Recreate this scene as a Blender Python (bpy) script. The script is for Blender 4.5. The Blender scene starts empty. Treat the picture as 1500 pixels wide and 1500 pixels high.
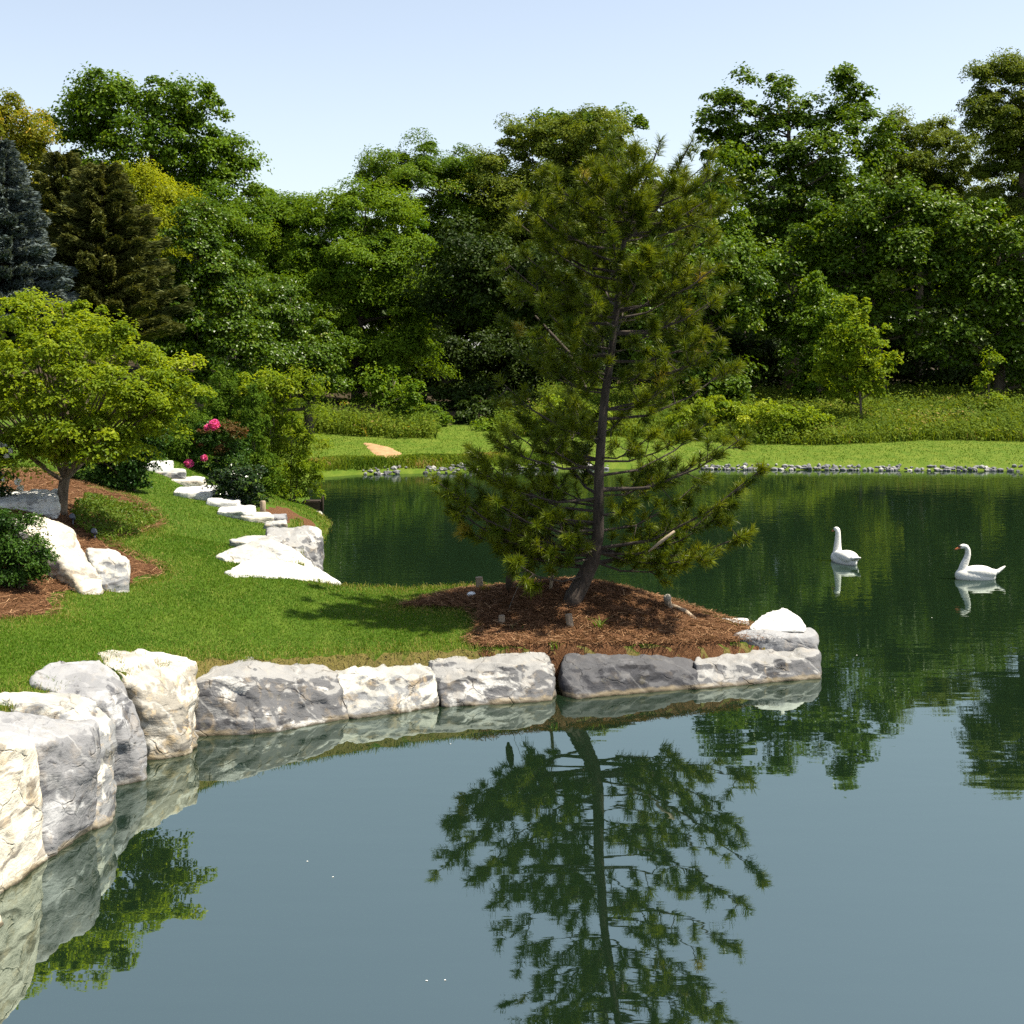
import bpy, bmesh, math, random
import numpy as np
from mathutils import Vector, noise as mnoise

R = math.radians
rng = np.random.default_rng(7)
random.seed(7)
sc = bpy.context.scene
col = sc.collection

# ------------------------------------------------------------------ camera, sky, sun, exposure
CAM_H, F, HY = 5.6, 2000.0, 500.0        # camera height, focal length and horizon row of a 1500 px frame
cam_d = bpy.data.cameras.new('camera')
cam = bpy.data.objects.new('camera', cam_d)
col.objects.link(cam)
cam.location = (0, 0, CAM_H)
cam.rotation_euler = (R(90), 0, 0)
cam_d.sensor_width = 36
cam_d.lens = 36 * F / 1500
cam_d.shift_y = -(750 - HY) / 1500
cam_d.clip_end = 3000
sc.camera = cam

SUN_EL, SUN_AZ = 61.0, 93.0              # azimuth measured from +Y (away from camera) towards +X (right)
world = bpy.data.worlds.new('World')
sc.world = world
world.use_nodes = True
wn = world.node_tree.nodes
sky = wn.new('ShaderNodeTexSky')
sky.sky_type = 'NISHITA'
sky.sun_disc = False
sky.sun_elevation = R(SUN_EL)
sky.sun_rotation = R(SUN_AZ)
sky.air_density = 1.0
sky.dust_density = 1.0
sky.ozone_density = 1.0
bg = wn['Background']
bg.inputs['Strength'].default_value = 0.098
hs = wn.new('ShaderNodeHueSaturation')            # hazy summer sky: paler than the clear-air model
hs.inputs['Saturation'].default_value = 0.64
world.node_tree.links.new(sky.outputs[0], hs.inputs['Color'])
world.node_tree.links.new(hs.outputs[0], bg.inputs[0])
sun_l = bpy.data.lights.new('sun', 'SUN')
sun_l.energy = 5.0
sun_l.angle = R(0.5)
sun_l.color = (1.0, 0.93, 0.78)
sun = bpy.data.objects.new('sun', sun_l)
col.objects.link(sun)
sd_ = Vector((math.sin(R(SUN_AZ)) * math.cos(R(SUN_EL)), math.cos(R(SUN_AZ)) * math.cos(R(SUN_EL)), math.sin(R(SUN_EL))))
sun.rotation_euler = sd_.to_track_quat('Z', 'Y').to_euler()
sun.location = (30, -20, 40)
sc.view_settings.view_transform = 'Standard'
sc.view_settings.look = 'None'
sc.view_settings.exposure = 1.05
sc.view_settings.gamma = 1.0
cy = sc.cycles
cy.max_bounces = 5
cy.diffuse_bounces = 1
cy.glossy_bounces = 3
cy.transmission_bounces = 2
cy.transparent_max_bounces = 4
cy.use_denoising = False
cy.caustics_reflective = False
cy.caustics_refractive = False

# ------------------------------------------------------------------ helpers
def P(px, py, d):
    """world point seen at photograph pixel (px, py) at distance d"""
    return Vector(((px - 750) / F * d, d, CAM_H - (py - HY) * d / F))

def tag(o, label=None, cat=None, group=None, kind=None):
    if label: o['label'] = label
    if cat: o['category'] = cat
    if group: o['group'] = group
    if kind: o['kind'] = kind
    return o

def empty(name, loc=(0, 0, 0), label=None, cat=None, group=None, rz=0):
    o = bpy.data.objects.new(name, None)
    o.empty_display_size = 0.2
    o.location = loc
    o.rotation_euler = (0, 0, rz)
    col.objects.link(o)
    return tag(o, label, cat, group)

def link(name, me, mat=None, parent=None, loc=None):
    o = bpy.data.objects.new(name, me)
    col.objects.link(o)
    if mat: me.materials.append(mat)
    if parent: o.parent = parent
    if loc is not None: o.location = loc
    return o

def np_mesh(name, verts, faces, smooth=False, tint=None):
    """mesh from arrays: verts (n,3), faces (m,k) with constant k"""
    verts = np.asarray(verts, np.float32); faces = np.asarray(faces, np.int32)
    me = bpy.data.meshes.new(name)
    n, (m, k) = len(verts), faces.shape
    me.vertices.add(n); me.vertices.foreach_set('co', verts.ravel())
    me.loops.add(m * k); me.loops.foreach_set('vertex_index', faces.ravel())
    me.polygons.add(m)
    me.polygons.foreach_set('loop_start', np.arange(0, m * k, k, dtype=np.int32))
    me.polygons.foreach_set('loop_total', np.full(m, k, np.int32))
    me.polygons.foreach_set('use_smooth', np.full(m, smooth, bool))
    if tint is not None:
        a = me.attributes.new('tint', 'FLOAT', 'FACE')
        a.data.foreach_set('value', np.asarray(tint, np.float32))
    me.update(calc_edges=True)
    return me

class MB:
    """collects tubes and boxes in one mesh"""
    def __init__(s): s.v = []; s.f = []
    def tube(s, pts, radii, n=8, cap=True):
        pts = [Vector(p) for p in pts]
        b0 = len(s.v); prev = None
        for i, p in enumerate(pts):
            t = (pts[min(i + 1, len(pts) - 1)] - pts[max(i - 1, 0)])
            t = t.normalized() if t.length > 1e-9 else Vector((0, 0, 1))
            if prev is None:
                u = t.cross(Vector((0.3, 1, 0.2))); u.normalize()
            else:
                u = prev - t * prev.dot(t); u.normalize()
            prev = u; w = t.cross(u)
            for k in range(n):
                a = 2 * math.pi * k / n
                s.v.append(p + (u * math.cos(a) + w * math.sin(a)) * radii[i])
        for i in range(len(pts) - 1):
            for k in range(n):
                a = b0 + i * n + k; b = b0 + i * n + (k + 1) % n
                s.f.append((a, b, b + n, a + n))
        if cap:
            s.f.append(tuple(range(b0 + n - 1, b0 - 1, -1)))
            e = b0 + (len(pts) - 1) * n
            s.f.append(tuple(range(e, e + n)))
    def mesh(s, name, smooth=True):
        me = bpy.data.meshes.new(name)
        me.from_pydata([tuple(v) for v in s.v], [], s.f)
        me.polygons.foreach_set('use_smooth', [smooth] * len(me.polygons))
        me.update()
        return me

def nrm(a): return a / np.maximum(np.linalg.norm(a, axis=-1, keepdims=True), 1e-9)
def rdir(n): return nrm(rng.normal(size=(n, 3)))
def sstep(a, b, x):
    t = np.clip((x - a) / (b - a), 0, 1); return t * t * (3 - 2 * t)

# ------------------------------------------------------------------ materials
def new_mat(name):
    m = bpy.data.materials.new(name); m.use_nodes = True
    nt = m.node_tree
    return m, nt, nt.nodes, nt.links, nt.nodes['Principled BSDF']

def mixc(nt, fac, a, b):
    n = nt.nodes.new('ShaderNodeMix'); n.data_type = 'RGBA'
    for sock, v in ((n.inputs[0], fac), (n.inputs[6], a), (n.inputs[7], b)):
        if hasattr(v, 'is_linked'): nt.links.new(v, sock)
        elif isinstance(v, (int, float)): sock.default_value = v
        else: sock.default_value = (*v, 1)
    return n.outputs[2]

def ramp(nt, fac, stops):
    n = nt.nodes.new('ShaderNodeValToRGB')
    e = n.color_ramp.elements
    while len(e) < len(stops): e.new(0.5)
    for el, (p, c) in zip(e, stops):
        el.position = p; el.color = (*c, 1) if not isinstance(c, (int, float)) else (c, c, c, 1)
    nt.links.new(fac, n.inputs[0])
    return n.outputs[0]

def noise_n(nt, vec, scale, detail=4, rough=0.55, dist=0.0):
    n = nt.nodes.new('ShaderNodeTexNoise')
    n.inputs['Scale'].default_value = scale; n.inputs['Detail'].default_value = detail
    n.inputs['Roughness'].default_value = rough; n.inputs['Distortion'].default_value = dist
    if vec is not None: nt.links.new(vec, n.inputs['Vector'])
    return n.outputs['Fac']

def mapping(nt, vec, scale=(1, 1, 1), rot=(0, 0, 0)):
    n = nt.nodes.new('ShaderNodeMapping')
    n.inputs['Scale'].default_value = scale; n.inputs['Rotation'].default_value = rot
    nt.links.new(vec, n.inputs['Vector']); return n.outputs[0]

def bump(nt, h, strength, dist, normal=None):
    n = nt.nodes.new('ShaderNodeBump')
    n.inputs['Strength'].default_value = strength; n.inputs['Distance'].default_value = dist
    nt.links.new(h, n.inputs['Height'])
    if normal: nt.links.new(normal, n.inputs['Normal'])
    return n.outputs[0]

def leaf_mat(name, c0, c1, c2=None, trans=0.35, rough=0.45, spec=0.35):
    """foliage: per-leaf tint between c0 and c1, some leaves c2, light passing through"""
    m, nt, ns, ln, b = new_mat(name)
    at = ns.new('ShaderNodeAttribute'); at.attribute_name = 'tint'
    stops = [(0.0, c0), (0.85, c1)] + ([(1.0, c2)] if c2 else [])
    c = ramp(nt, at.outputs['Fac'], stops)
    ln.new(c, b.inputs['Base Color'])
    b.inputs['Roughness'].default_value = rough
    b.inputs['Specular IOR Level'].default_value = spec * .45
    tr = ns.new('ShaderNodeBsdfTranslucent')
    g = ns.new('ShaderNodeMix'); g.data_type = 'RGBA'; g.blend_type = 'MULTIPLY'
    g.inputs[0].default_value = 1.0
    ln.new(c, g.inputs[6]); g.inputs[7].default_value = (1.5, 1.35, 0.45, 1)
    ln.new(g.outputs[2], tr.inputs['Color'])
    mx = ns.new('ShaderNodeMixShader'); mx.inputs[0].default_value = trans
    ln.new(b.outputs[0], mx.inputs[1]); ln.new(tr.outputs[0], mx.inputs[2])
    ln.new(mx.outputs[0], ns['Material Output'].inputs[0])
    return m

def plain_mat(name, c, rough=0.6, spec=0.3, var=0.0, scale=8, metallic=0):
    m, nt, ns, ln, b = new_mat(name)
    if var:
        tc = ns.new('ShaderNodeTexCoord')
        f = noise_n(nt, tc.outputs['Object'], scale, 5)
        lo = tuple(x * (1 - var) for x in c); hi = tuple(min(1, x * (1 + var)) for x in c)
        ln.new(ramp(nt, f, [(0.3, lo), (0.7, hi)]), b.inputs['Base Color'])
        ln.new(bump(nt, f, 0.4, 0.02), b.inputs['Normal'])
    else:
        b.inputs['Base Color'].default_value = (*c, 1)
    b.inputs['Roughness'].default_value = rough
    b.inputs['Specular IOR Level'].default_value = spec
    b.inputs['Metallic'].default_value = metallic
    return m

def bark_mat(name, c):
    m, nt, ns, ln, b = new_mat(name)
    tc = ns.new('ShaderNodeTexCoord')
    v = mapping(nt, tc.outputs['Object'], (9, 9, 2.2))
    f = noise_n(nt, v, 1.5, 6, 0.65, 0.6)
    ln.new(ramp(nt, f, [(0.3, tuple(x * 0.35 for x in c)), (0.7, tuple(x * 1.5 for x in c))]), b.inputs['Base Color'])
    ln.new(bump(nt, f, 0.9, 0.03), b.inputs['Normal'])
    b.inputs['Roughness'].default_value = 0.9
    return m

def rock_mat(name, white, grey, dark, amount, cream=0.25, veins=0.5):
    """limestone: white ground, grey patches (amount), dark strata, cream staining, pale veins, wet foot"""
    m, nt, ns, ln, b = new_mat(name)
    tc = ns.new('ShaderNodeTexCoord')
    oi = ns.new('ShaderNodeObjectInfo')
    cb = ns.new('ShaderNodeVectorMath'); cb.operation = 'MULTIPLY_ADD'
    cx = ns.new('ShaderNodeCombineXYZ')
    for i in range(3): ln.new(oi.outputs['Random'], cx.inputs[i])
    ln.new(cx.outputs[0], cb.inputs[0]); cb.inputs[1].default_value = (37, 61, 23)
    ln.new(tc.outputs['Object'], cb.inputs[2])
    v = cb.outputs[0]
    vs = mapping(nt, v, (1.0, 1.3, 2.0), (0.5, 0.35, 0.3))
    patch = noise_n(nt, vs, 1.15, 8, 0.56, 0.7)
    strata = noise_n(nt, mapping(nt, v, (1.0, 1.0, 3.2), (0.55, -0.6, 0.2)), 1.3, 7, 0.58, 1.0)
    fine = noise_n(nt, v, 16, 6, 0.7)
    mid = noise_n(nt, v, 4.5, 7, 0.65, 0.5)
    lo = 0.5 + (0.5 - amount) * 0.5
    pm = ns.new('ShaderNodeMath'); pm.operation = 'MULTIPLY_ADD'
    ln.new(noise_n(nt, v, 9, 7, 0.75), pm.inputs[0]); pm.inputs[1].default_value = 0.22; ln.new(patch, pm.inputs[2])
    lo += 0.11
    c = mixc(nt, ramp(nt, pm.outputs[0], [(lo - 0.025, 0.0), (lo + 0.025, 1.0)]), white, grey)
    c = mixc(nt, ramp(nt, strata, [(0.53, 0.0), (0.60, 0.6 + 0.4 * amount)]), c, dark)
    c = mixc(nt, ramp(nt, mid, [(0.52, 0.0), (0.68, cream)]), c, (0.60, 0.43, 0.22))
    # pale calcite veins
    wv = ns.new('ShaderNodeTexWave'); wv.inputs['Scale'].default_value = 0.75
    wv.inputs['Distortion'].default_value = 9; wv.inputs['Detail'].default_value = 4
    wv.inputs['Detail Scale'].default_value = 1.3
    ln.new(mapping(nt, v, (1, 1, 1), (0.3, 0.9, 0.4)), wv.inputs['Vector'])
    vein = ramp(nt, wv.outputs['Fac'], [(0.975, 0.0), (0.998, veins * .55)])
    c = mixc(nt, vein, c, (0.78, 0.77, 0.74))
    # speckle
    c = mixc(nt, ramp(nt, fine, [(0.30, 0.6), (0.42, 0.0)]), c, dark)
    # upward faces blend towards the paler white tone of the stone
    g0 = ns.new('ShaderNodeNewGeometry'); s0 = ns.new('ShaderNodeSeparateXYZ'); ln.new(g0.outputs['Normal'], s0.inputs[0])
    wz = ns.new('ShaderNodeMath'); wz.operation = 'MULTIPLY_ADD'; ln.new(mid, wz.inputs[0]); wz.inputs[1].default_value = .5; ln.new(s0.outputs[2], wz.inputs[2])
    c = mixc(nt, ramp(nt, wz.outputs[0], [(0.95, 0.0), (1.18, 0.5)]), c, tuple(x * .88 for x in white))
    # lichen and soil blotches
    c = mixc(nt, ramp(nt, noise_n(nt, v, 2.7, 8, 0.7), [(0.60, 0.0), (0.68, 0.45)]), c, (.13, .115, .075))
    # fracture lines
    vo = ns.new('ShaderNodeTexVoronoi'); vo.feature = 'DISTANCE_TO_EDGE'; vo.inputs['Scale'].default_value = 1.15
    wp = ns.new('ShaderNodeVectorMath'); wp.operation = 'MULTIPLY_ADD'
    nn_ = ns.new('ShaderNodeTexNoise'); nn_.inputs['Scale'].default_value = 2.2; nn_.inputs['Detail'].default_value = 5
    ln.new(v, nn_.inputs['Vector']); ln.new(nn_.outputs['Color'], wp.inputs[0]); wp.inputs[1].default_value = (.55, .55, .55)
    ln.new(mapping(nt, v, (1, 1, 1.7), (.2, .5, .1)), wp.inputs[2]); ln.new(wp.outputs[0], vo.inputs['Vector'])
    crack = ramp(nt, vo.outputs['Distance'], [(0.0, 1.0), (0.022, 0.0)])
    ck = ns.new('ShaderNodeMath'); ck.operation = 'MULTIPLY'; ln.new(crack, ck.inputs[0]); ln.new(ramp(nt, mid, [(.44, 0.0), (.60, .45)]), ck.inputs[1])
    c = mixc(nt, ck.outputs[0], c, tuple(x * .6 for x in dark))
    # tide mark: buff line and wet dark foot
    geo = ns.new('ShaderNodeNewGeometry')
    sx = ns.new('ShaderNodeSeparateXYZ'); ln.new(geo.outputs['Position'], sx.inputs[0])
    zz = ns.new('ShaderNodeMath'); zz.operation = 'MULTIPLY_ADD'
    ln.new(mid, zz.inputs[0]); zz.inputs[1].default_value = -0.10; ln.new(sx.outputs[2], zz.inputs[2])
    buff = ramp(nt, zz.outputs[0], [(-0.0, 0.5), (0.03, 0.0)])
    bm_ = ns.new('ShaderNodeMath'); bm_.operation = 'MULTIPLY'
    ln.new(buff, bm_.inputs[0]); ln.new(ramp(nt, patch, [(.42, 0.15), (.55, 1.0)]), bm_.inputs[1])
    c = mixc(nt, bm_.outputs[0], c, (0.24, 0.185, 0.10))
    z2 = ns.new('ShaderNodeMath'); z2.operation = 'ADD'; z2.inputs[1].default_value = 0.1
    ln.new(zz.outputs[0], z2.inputs[0])
    wet = ramp(nt, z2.outputs[0], [(0.055, 0.9), (0.085, 0.0)])
    c = mixc(nt, wet, c, (0.035, 0.028, 0.015))
    ln.new(c, b.inputs['Base Color'])
    n1 = bump(nt, patch, 0.3, 0.12)
    n2 = bump(nt, strata, 0.45, 0.08, n1)
    n3 = bump(nt, mid, 0.45, 0.06, n2)
    n4 = bump(nt, fine, 0.4, 0.015, n3)
    iv = ns.new('ShaderNodeMath'); iv.operation = 'SUBTRACT'; iv.inputs[0].default_value = 1.0; ln.new(ck.outputs[0], iv.inputs[1])
    ln.new(bump(nt, iv.outputs[0], 0.7, 0.05, n4), b.inputs['Normal'])
    b.inputs['Roughness'].default_value = 0.8
    b.inputs['Specular IOR Level'].default_value = 0.25
    return m

# ------------------------------------------------------------------ terrain
LAND = np.array([(-7.2, -30), (-6.8, 10), (-6.0, 13), (-5.95, 14.8), (-5.7, 16.5), (-5.3, 18.2), (-4.4, 20.1), (-2.4, 21.1), (-1, 21.6),
    (.8, 22.2), (3, 22.65), (4.8, 23.3), (4.9, 23.9), (3.6, 24.7), (1.8, 26.2), (0.2, 26.9), (-0.8, 26.9), (-2.2, 26.1), (-3.3, 25.4), (-4.0, 26.5),
    (-4.3, 28.5), (-4.6, 30.5), (-5.2, 34), (-5.3, 38), (-5.6, 42), (-6.7, 46), (-7.7, 51), (-8.2, 56.0), (-6.5, 57.2), (-3, 58), (1.5, 59.6),
    (6, 60), (10, 59.6), (20, 59), (40, 57), (80, 50), (320, 40), (320, 420), (-320, 420), (-320, -30)], float)

def sdist(x, y, poly=LAND):
    """signed distance to a polygon, positive inside"""
    x = np.asarray(x, float); y = np.asarray(y, float)
    d2 = np.full(x.shape, 1e12); ins = np.zeros(x.shape, bool)
    n = len(poly)
    for i in range(n):
        ax, ay = poly[i]; bx, by = poly[(i + 1) % n]
        ex, ey = bx - ax, by - ay
        t = np.clip(((x - ax) * ex + (y - ay) * ey) / (ex * ex + ey * ey), 0, 1)
        d2 = np.minimum(d2, (x - ax - t * ex) ** 2 + (y - ay - t * ey) ** 2)
        cond = ((ay > y) != (by > y))
        xi = ax + (y - ay) * ex / (ey if abs(ey) > 1e-12 else 1e-12)
        ins ^= cond & (x < xi)
    return np.where(ins, 1, -1) * np.sqrt(d2)

def height(x, y):
    x = np.asarray(x, float); y = np.asarray(y, float)
    s = sdist(x, y)
    near = np.interp(x, [-60, -16, -10, -8, -5, -2, 0, 3, 5], [5.5, 3.1, 2.25, 1.9, 1.38, .86, .78, .60, .50])
    front = np.interp(x, [-60, -16, -10, -8, -6, -5, -4, -3, -2, -.5, 1.5, 3, 5], [5.5, 3.1, 2.2, 1.75, 1.34, 1.04, .82, .745, .70, .63, .48, .40, .38])
    bl = sstep(19.5, 25.5, y); near = front * (1 - bl) + near * bl
    near = near + 0.56 * np.exp(-((x - 1.2) / 1.9) ** 2 - ((y - 24.5) / 1.15) ** 2)
    near = near + 0.40 * np.exp(-((x + 9.4) / 2.0) ** 2 - ((y - 25.6) / 2.1) ** 2)
    far = np.interp(s, [0, 1.2, 3, 10, 22, 40, 90], [.05, .35, .5, .78, 1.6, 2.3, 4.0]) + np.interp(x, [-60, -22, -11], [3.5, 1.2, 0])
    w = sstep(44, 58, y)
    gentle = sstep(32, 37, y)
    mid = near * (0.15 + 0.85 * sstep(0.0, 4.5, s))
    h = near * (1 - gentle) + mid * gentle
    h = h * (1 - w) + far * w
    hard = sstep(-0.2, 0.05, s)
    z_hard = -0.7 * (1 - hard) + h * hard
    z_soft = np.where(s < 0, np.maximum(-0.7, 0.4 * s), h * np.minimum(1, s / 0.5 + 0.0) ** 0.7 if True else h)
    wob = 0.03 * np.sin(x * 1.7 + 0.6 * y) * np.sin(y * 1.3 - 0.4 * x) * (s > 0.3)
    return z_hard * (1 - gentle) + z_soft * gentle + wob

_T = np.concatenate([np.arange(10, 40, 0.04), np.arange(40, 140, 0.12)])
def at(px, py, lift=0.0):
    """first ground point on the sight line through a photograph pixel"""
    x = (px - 750) / F * _T; z = CAM_H - (py - HY) * _T / F
    hit = np.nonzero(z <= height(x, _T) + lift)[0]
    i = hit[0] if len(hit) else len(_T) - 1
    return Vector((x[i], _T[i], z[i]))
def gz(x, y): return float(height(np.array([x]), np.array([y]))[0])

def axis(parts):
    return np.unique(np.concatenate([np.arange(a, b, s) for a, b, s in parts]).round(4))
xs = axis([(-320, -60, 13), (-60, -16, 1.1), (-16, 8, 0.14), (8, 40, 0.8), (40, 320.1, 14)])
ys = axis([(-30, 10, 4), (10, 46, 0.14), (46, 72, 0.4), (72, 120, 2), (120, 420.1, 20)])
X, Y = np.meshgrid(xs, ys)
Z = height(X.ravel(), Y.ravel())
nx, ny = len(xs), len(ys)
idx = np.arange(nx * ny).reshape(ny, nx)
faces = np.stack([idx[:-1, :-1], idx[:-1, 1:], idx[1:, 1:], idx[1:, :-1]], -1).reshape(-1, 4)
m, nt, ns, ln, b = new_mat('lawn_turf')
tc = ns.new('ShaderNodeTexCoord'); v = tc.outputs['Object']
f1 = noise_n(nt, v, 0.35, 5); f2 = noise_n(nt, v, 14, 5, 0.7); f3 = noise_n(nt, mapping(nt, v, (1, .5, 1)), 2.2, 6, 0.6)
c = ramp(nt, f2, [(0.3, (.026, .058, .004)), (0.7, (.074, .126, .011))])
c = mixc(nt, ramp(nt, f3, [(0.45, 0.0), (0.75, 0.55)]), c, (.13, .17, .022))
c = mixc(nt, ramp(nt, f1, [(0.5, 0.0), (0.7, 0.4)]), c, (.05, .12, .008))
sp_ = ns.new('ShaderNodeSeparateXYZ'); ln.new(v, sp_.inputs[0]); yr = ns.new('ShaderNodeMapRange'); yr.inputs['From Min'].default_value = 50; yr.inputs['From Max'].default_value = 58
yr.inputs['To Max'].default_value = .75; ln.new(sp_.outputs[1], yr.inputs['Value'])
c = mixc(nt, yr.outputs[0], c, mixc(nt, ramp(nt, f3, [(.35, 0.0), (.65, 1.0)]), (.072, .122, .011), (.125, .16, .02)))
geo = ns.new('ShaderNodeNewGeometry'); sx = ns.new('ShaderNodeSeparateXYZ'); ln.new(geo.outputs['True Normal'], sx.inputs[0])
c = mixc(nt, ramp(nt, sx.outputs[2], [(0.45, 0.8), (0.75, 0.0)]), c, (.15, .11, .04))   # bare soil on the steep edge
ln.new(c, b.inputs['Base Color']); b.inputs['Roughness'].default_value = 0.9
b.inputs['Specular IOR Level'].default_value = 0.1
ln.new(bump(nt, f2, 0.8, 0.06), b.inputs['Normal'])
ground = link('ground', np_mesh('ground', np.stack([X.ravel(), Y.ravel(), Z], 1), faces, True), m)
tag(ground, 'mown green lawn sloping down to the pond and rising on the far bank', 'ground', kind='structure')

# water
m, nt, ns, ln, b = new_mat('pond_water')
tc = ns.new('ShaderNodeTexCoord'); v = tc.outputs['Object']
b.inputs['Base Color'].default_value = (.006, .014, .006, 1)
b.inputs['Roughness'].default_value = 0.012
b.inputs['IOR'].default_value = 4.2
b.inputs['Specular Tint'].default_value = (.87, 1.0, .935, 1)
sx = ns.new('ShaderNodeSeparateXYZ'); ln.new(v, sx.inputs[0])
r1 = noise_n(nt, mapping(nt, v, (0.9, 2.6, 1)), 1.6, 3, 0.5, 0.3)
r2 = noise_n(nt, mapping(nt, v, (1, 3.0, 1), (0, 0, 0.12)), 0.45, 2, 0.5)
r3 = noise_n(nt, mapping(nt, v, (1, 1, 1)), 0.12, 2, 0.5)
am = ns.new('ShaderNodeMath'); am.operation = 'MULTIPLY'
mr = ns.new('ShaderNodeMapRange'); mr.inputs['From Min'].default_value = 20; mr.inputs['From Max'].default_value = 34
mr.inputs['To Min'].default_value = 0.10; mr.inputs['To Max'].default_value = 1.0
ln.new(sx.outputs[1], mr.inputs['Value'])
ln.new(mr.outputs[0], am.inputs[0]); ln.new(ramp(nt, r3, [(0.35, 0.45), (0.65, 1.0)]), am.inputs[1])
h1 = ns.new('ShaderNodeMath'); h1.operation = 'MULTIPLY'
ln.new(r1, h1.inputs[0]); ln.new(am.outputs[0], h1.inputs[1])
b1 = bump(nt, h1.outputs[0], 0.35, 0.016)
b2 = bump(nt, r2, 0.10, 0.03, b1)
ln.new(b2, b.inputs['Normal'])
water = link('pond_water', np_mesh('pond_water', [(-30, -60, 0), (150, -60, 0), (150, 70, 0), (-30, 70, 0)], [(0, 1, 2, 3)]), m)
tag(water, 'still teal green pond reflecting trees and sky', 'water', kind='structure')

# overlays: mulch beds, sandy patch
def overlay(name, poly, step, lift, mat, label, cat, kind='structure', edge=0.25, rough=0.0):
    poly = np.array(poly, float)
    lo = poly.min(0) - step; hi = poly.max(0) + step
    ax = np.arange(lo[0], hi[0], step); ay = np.arange(lo[1], hi[1], step)
    X, Y = np.meshgrid(ax, ay)
    s = sdist(X.ravel(), Y.ravel(), poly)
    nz = np.array([mnoise.fractal(Vector((a * 1.6, b_ * 1.6, 3.1)), 1.0, 2.0, 3) for a, b_ in zip(X.ravel(), Y.ravel())])
    s2 = s + nz * edge * 0.7
    Z = height(X.ravel(), Y.ravel()) - 0.05 + (lift + 0.05) * sstep(-0.02, edge, s2)
    if rough:
        Z += rough * np.array([mnoise.fractal(Vector((a * 5, b_ * 5, 9.1)), 1.0, 2.0, 3) for a, b_ in zip(X.ravel(), Y.ravel())]) * (s2 > edge * .5)
    ids = np.arange(len(Z)).reshape(X.shape)
    f = np.stack([ids[:-1, :-1], ids[:-1, 1:], ids[1:, 1:], ids[1:, :-1]], -1).reshape(-1, 4)
    f = f[(s2[f] > -0.15).all(1)]
    used = np.unique(f); remap = -np.ones(len(Z), int); remap[used] = np.arange(len(used))
    V = np.stack([X.ravel(), Y.ravel(), Z], 1)[used]
    o = link(name, np_mesh(name, V, remap[f], True), mat)
    return tag(o, label, cat, kind=kind)

m, nt, ns, ln, b = new_mat('pine_straw_mulch')
tc = ns.new('ShaderNodeTexCoord'); v = tc.outputs['Object']
f1 = noise_n(nt, mapping(nt, v, (1, 2.4, 1), (0, 0, .7)), 17, 6, 0.75, 1.5); f2 = noise_n(nt, v, 1.3, 4)
c = ramp(nt, f1, [(0.28, (.03, .013, .007)), (0.5, (.145, .068, .032)), (0.72, (.32, .175, .09))])
c = mixc(nt, ramp(nt, f2, [(0.45, 0.0), (0.7, 0.5)]), c, (.19, .09, .045))
ln.new(c, b.inputs['Base Color']); b.inputs['Roughness'].default_value = 0.95
b.inputs['Specular IOR Level'].default_value = 0.1
ln.new(bump(nt, f1, 1.0, 0.07), b.inputs['Normal'])
MULCH = m
def pxpoly(pts): return [tuple(at(*p).xy) for p in pts]
PINE_BED = [(-2.0, 24.35), (-1.4, 25.2), (-0.6, 26.1), (0.2, 26.7), (1.8, 26.0), (3.6, 24.5), (4.7, 23.8), (4.7, 23.3), (3, 22.6), (.8, 22.1), (-.5, 21.85), (-.75, 22.15), (-.6, 22.6), (-.58, 23.3), (-.85, 23.9)]
MAPLE_BED = pxpoly([(-260, 925), (0, 908), (80, 904), (88, 870), (150, 864), (195, 857), (244, 842), (236, 828), (190, 812), (160, 795), (205, 780), (240, 768), (225, 748), (190, 728), (140, 715), (60, 690), (-260, 690)])
BANK_BED = pxpoly([(386, 757), (386, 738), (420, 742), (470, 772), (462, 785), (425, 775)])
overlay('pine_bed', PINE_BED, 0.06, 0.05, MULCH, 'reddish brown pine straw mulch mounded round the leaning pine', 'mulch bed', rough=0.05)
overlay('maple_bed', MAPLE_BED, 0.07, 0.05, MULCH, 'brown mulch bed with boulders under the lime green maple', 'mulch bed', rough=0.04)
overlay('bank_bed', BANK_BED, 0.08, 0.05, MULCH, 'bare brown mulch slope at the water behind the stone wall', 'mulch bed', rough=0.04)
SAND = plain_mat('bare_sand', (.34, .21, .11), 0.95, 0.1, 0.25, 3)
sand_c = at(560, 660)
SP = pxpoly([(531, 649), (548, 650), (574, 656), (590, 664), (588, 671), (566, 673), (548, 668), (540, 660)])
overlay('sand_patch', SP, 0.15, 0.04, SAND, 'bare tan sand patch in the far lawn by the water', 'sand patch', edge=0.15)

# blades of grass, straw and meadow
def blades(n_keep, pts, h, w, lean, up=1.0):
    """one curved two-quad blade per point -> verts, faces (quads)"""
    n = len(pts)
    a = rng.uniform(0, 2 * np.pi, n); side = np.stack([np.cos(a), np.sin(a), np.zeros(n)], 1)
    b_ = rng.uniform(0, 2 * np.pi, n); ld = np.stack([np.cos(b_), np.sin(b_), np.zeros(n)], 1) * (lean * rng.uniform(.2, 1, n))[:, None]
    h = h[:, None]; w = w[:, None]
    upv = np.array([[0, 0, 1.0]])
    p1 = pts + upv * h * .6 + ld * h * .35
    p2 = pts + upv * h * (1 - .35 * lean[:, None]) + ld * h
    V = np.stack([pts - side * w, pts + side * w, p1 + side * w * .8, p1 - side * w * .8, p2], 1)
    k = np.arange(n)[:, None] * 5
    q = k + np.array([[0, 1, 2, 3]]); t = k + np.array([[3, 2, 4, 4]])
    t = k + np.array([[3, 2, 4]])
    # tip as a triangle: use tri faces throughout
    tri = np.concatenate([k + np.array([[0, 1, 2]]), k + np.array([[0, 2, 3]]), t], 0)
    return V.reshape(-1, 3), tri

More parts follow.
